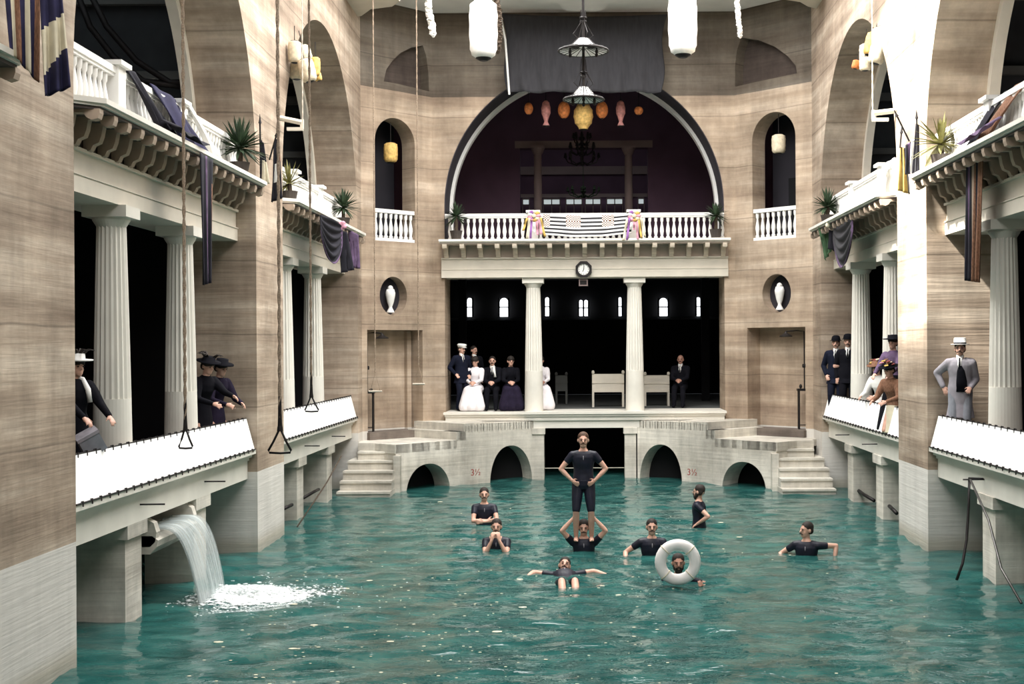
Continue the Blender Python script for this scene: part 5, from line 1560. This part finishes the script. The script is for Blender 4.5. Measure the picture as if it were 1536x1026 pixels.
# ---- life ring
c = PV(1016.5, 843, 19.0)
q = 19.0/F
t = thing('life_ring', 'large white life ring standing upright around the bearded swimmer', 'life ring', (c.x, 18.98, c.z), 0)
bm = bmesh.new(); R, r = 26*q, 8.6*q; n, m_ = 64, 20
vs = [[bm.verts.new(((R+r*math.cos(2*PI*j/m_)*(1+.02*math.sin(i*3)))*math.cos(2*PI*i/n), r*.85*math.sin(2*PI*j/m_), (R+r*math.cos(2*PI*j/m_))*math.sin(2*PI*i/n))) for j in range(m_)] for i in range(n)]
for i in range(n):
    for j in range(m_): bm.faces.new((vs[i][j], vs[(i+1) % n][j], vs[(i+1) % n][(j+1) % m_], vs[i][(j+1) % m_]))
obj('float', bm, 'ring_white', t, smooth=True)
for i in range(4):
    a = PI/4 + i*PI/2; bm = bmesh.new(); p = Vector((R*math.cos(a), 0, R*math.sin(a))); d = Vector((math.cos(a), 0, math.sin(a)))
    tube(bm, [p + d*(r*1.04*math.cos(b)) + Vector((0, r*.9*math.sin(b), 0)) for b in [2*PI*k/16 for k in range(16)]], .008, 5, closed=True); obj('lashing', bm, 'cream_cloth', t)

# ---- benches in the lower room
def bench(label, px0, px1, ytop, Y, m):
    a, b = PV(px0, ytop, Y), PV(px1, ytop, Y); L = b.x-a.x
    t = thing('bench', label, 'bench', ((a.x+b.x)/2, Y, ZD), 0, 'benches on the far deck'); h = a.z-ZD
    bm = bmesh.new(); box(bm, -L/2, L/2, -.02, .02, h*.5, h); box(bm, -L/2, L/2, -.04, .0, h*.72, h*.74); obj('backrest', bm, m, t)
    bm = bmesh.new(); box(bm, -L/2, L/2, -.05, .42, h*.45, h*.5); obj('seat', bm, m, t)
    for x in (-L/2, L/2-.06):
        bm = bmesh.new(); box(bm, x, x+.06, -.05, .4, 0, h*.45); obj('leg', bm, m, t)
        bm = bmesh.new(); box(bm, x, x+.06, -.06, .38, h*.72, h*.78); ell(bm, Vector((x+.03, -.03, h*1.05)), (.045, .045, .06)); obj('armrest', bm, m, t)
bench('pale wooden bench seen from behind, left of the right deck column', 888, 936, 561, 37.4, 'cream_paint')
bench('dim bench in the middle of the dark far deck', 833, 851, 563, 39.5, 'gallery_trim')
bench('pale bench right of the right deck column beside the man in black', 966, 1004, 563, 37.9, 'cream_paint')

# ---- rails and poles in the water
def pole(name, label, cat, pts, r, m='iron', group=None):
    bm = bmesh.new(); tube(bm, [PV(*p) for p in pts], r, 7); tag(obj(name, bm, m, smooth=True), label, cat, group)
pole('handrail', 'long thin rod slanting into the water before the left steps', 'rail', [(512, 684, 27.5), (490, 724, 26.5), (446, 790, 24.5)], .014, 'trunk')
pole('handrail', 'short black handrail between the posts of the second left bay, farther one', 'rail', [(478, 734, 29.5), (472, 737, 29.0), (455, 747, 28.3)], .035, 'iron')
pole('handrail', 'short black handrail beside the left waterside pier', 'rail', [(438, 757, 26.0), (426, 763, 25.6)], .035, 'iron')
pole('handrail', 'black forked handrail below the second right bay, nearer the steps', 'rail', [(1288, 736, 29.3), (1296, 742, 28.9), (1311, 751, 28.3)], .04, 'iron')
pole('handrail', 'black forked handrail beside the right waterside pier', 'rail', [(1334, 759, 26.3), (1345, 770, 25.8)], .04, 'iron')
pole('pole', 'long pale pole slanting into the water at the right edge', 'pole', [(1455, 718, 19.6), (1483, 780, 18.6), (1502, 853, 17.6), (1532, 905, 16.8)], .018, 'steel')
pole('hose', 'black hose hanging from the beam into the water at the right', 'hose', [(1454, 718, 19.7), (1453, 760, 19.6), (1450, 810, 19.4), (1444, 845, 19.3), (1435, 870, 19.2)], .022, 'iron')
pole('lashed_peg', 'short dark bar across the beam above the hanging hose', 'peg', [(1453, 717, 19.6), (1475, 718, 19.4)], .014, 'iron')

# ---- boxes beside the seated person at the left
t = thing('hat_box', 'grey cardboard box leaning on the front left apron by the near pier', 'box', PV(136, 664, 15.75), .5)
t.rotation_euler = (.2, -.5, .5)
bm = bmesh.new(); box(bm, -.13, .13, -.11, .11, -.13, .10); obj('carton', bm, 'trouser_grey', t)
bm = bmesh.new(); box(bm, -.14, .14, -.12, .12, .10, .14); obj('lid', bm, 'suit_grey', t)

# ---- painted marks
def textmark(s, px, py, Y, h, m, label, rz=0):
    cu = bpy.data.curves.new('t', 'FONT'); cu.body = s; cu.size = h; cu.extrude = .004; cu.align_x = 'CENTER'
    o = bpy.data.objects.new('t', cu); COL.objects.link(o)
    dg = bpy.context.evaluated_depsgraph_get(); me = bpy.data.meshes.new_from_object(o.evaluated_get(dg)); bpy.data.objects.remove(o)
    me.materials.clear(); o = link('depth_mark', me, m); o.location = PV(px, py, Y); o.rotation_euler = (PI/2, 0, rz); tag(o, label, 'writing', 'painted depth marks')
textmark('3½', 714, 713, 33.36, .24, 'mark_red', 'dark red depth figure painted on the left curved wall', .62)
textmark('3½', 1038.5, 713, 33.36, .24, 'mark_red', 'dark red depth figure painted on the right curved wall', -.62)
# ================================================================ light and camera
w = bpy.data.worlds.new('world'); sc.world = w; w.use_nodes = True
w.node_tree.nodes['Background'].inputs[0].default_value = (.85, .92, 1, 1)
w.node_tree.nodes['Background'].inputs[1].default_value = .25
def area(name, loc, rot, sx, sy, e, col=(1, 1, 1), spread=None):
    l = bpy.data.lights.new(name, 'AREA'); l.shape = 'RECTANGLE'; l.size = sx; l.size_y = sy; l.energy = e; l.color = col
    if spread: l.spread = spread
    o = bpy.data.objects.new(name, l); COL.objects.link(o); o.location = loc; o.rotation_euler = rot; return o
area('skylight_daylight_near', (.05, 5.5, 12.95), (0, 0, 0), 8.8, 13, 2300, (1, .985, .96))
area('skylight_daylight_far', (.05, 24.5, 12.95), (0, 0, 0), 8.8, 14.5, 5400, (1, .985, .96))
area('upper_room_fill', (0, 45, 12.3), (0, 0, 0), 8, 8, 90, (.9, .95, 1))  # fill lamp added below the ceiling to lift the dark upper room
area('gallery_fill_left', (-9.2, 18.5, 10.9), (0, 0, 0), 3.5, 8, 45, (.85, .95, 1))  # added fill under the left gallery ceiling, no real source there
area('gallery_fill_right', (9.4, 28, 10.9), (0, 0, 0), 3.5, 8, 25, (.85, .95, 1))  # added fill that lifts the right gallery out of black
s = bpy.data.lights.new('sun_through_roof', 'SPOT'); s.energy = 220000; s.spot_size = math.radians(17); s.spot_blend = .35; s.shadow_soft_size = .5; s.color = (1, .97, .9)
so = bpy.data.objects.new('sun_through_roof', s); COL.objects.link(so)
src, tgt = Vector((-9, 19, 24)), Vector((5.9, 22.6, 8.6))
so.location = src; so.rotation_euler = (tgt-src).to_track_quat('-Z', 'Y').to_euler()

cam = bpy.data.cameras.new('camera'); co = bpy.data.objects.new('camera', cam); COL.objects.link(co)
cam.sensor_width = 36; cam.sensor_fit = 'HORIZONTAL'; cam.lens = 36*F/1536
cam.shift_x = (768-CX)/1536; cam.shift_y = (CY-513)/1536
cam.clip_start = .1; cam.clip_end = 300
co.location = (0, 0, CH); co.rotation_euler = (PI/2, TH, 0)
sc.camera = co
sc.view_settings.view_transform = 'Standard'; sc.view_settings.look = 'None'; sc.view_settings.gamma = 1
sc.view_settings.use_curve_mapping = False; sc.view_settings.exposure = 0.0
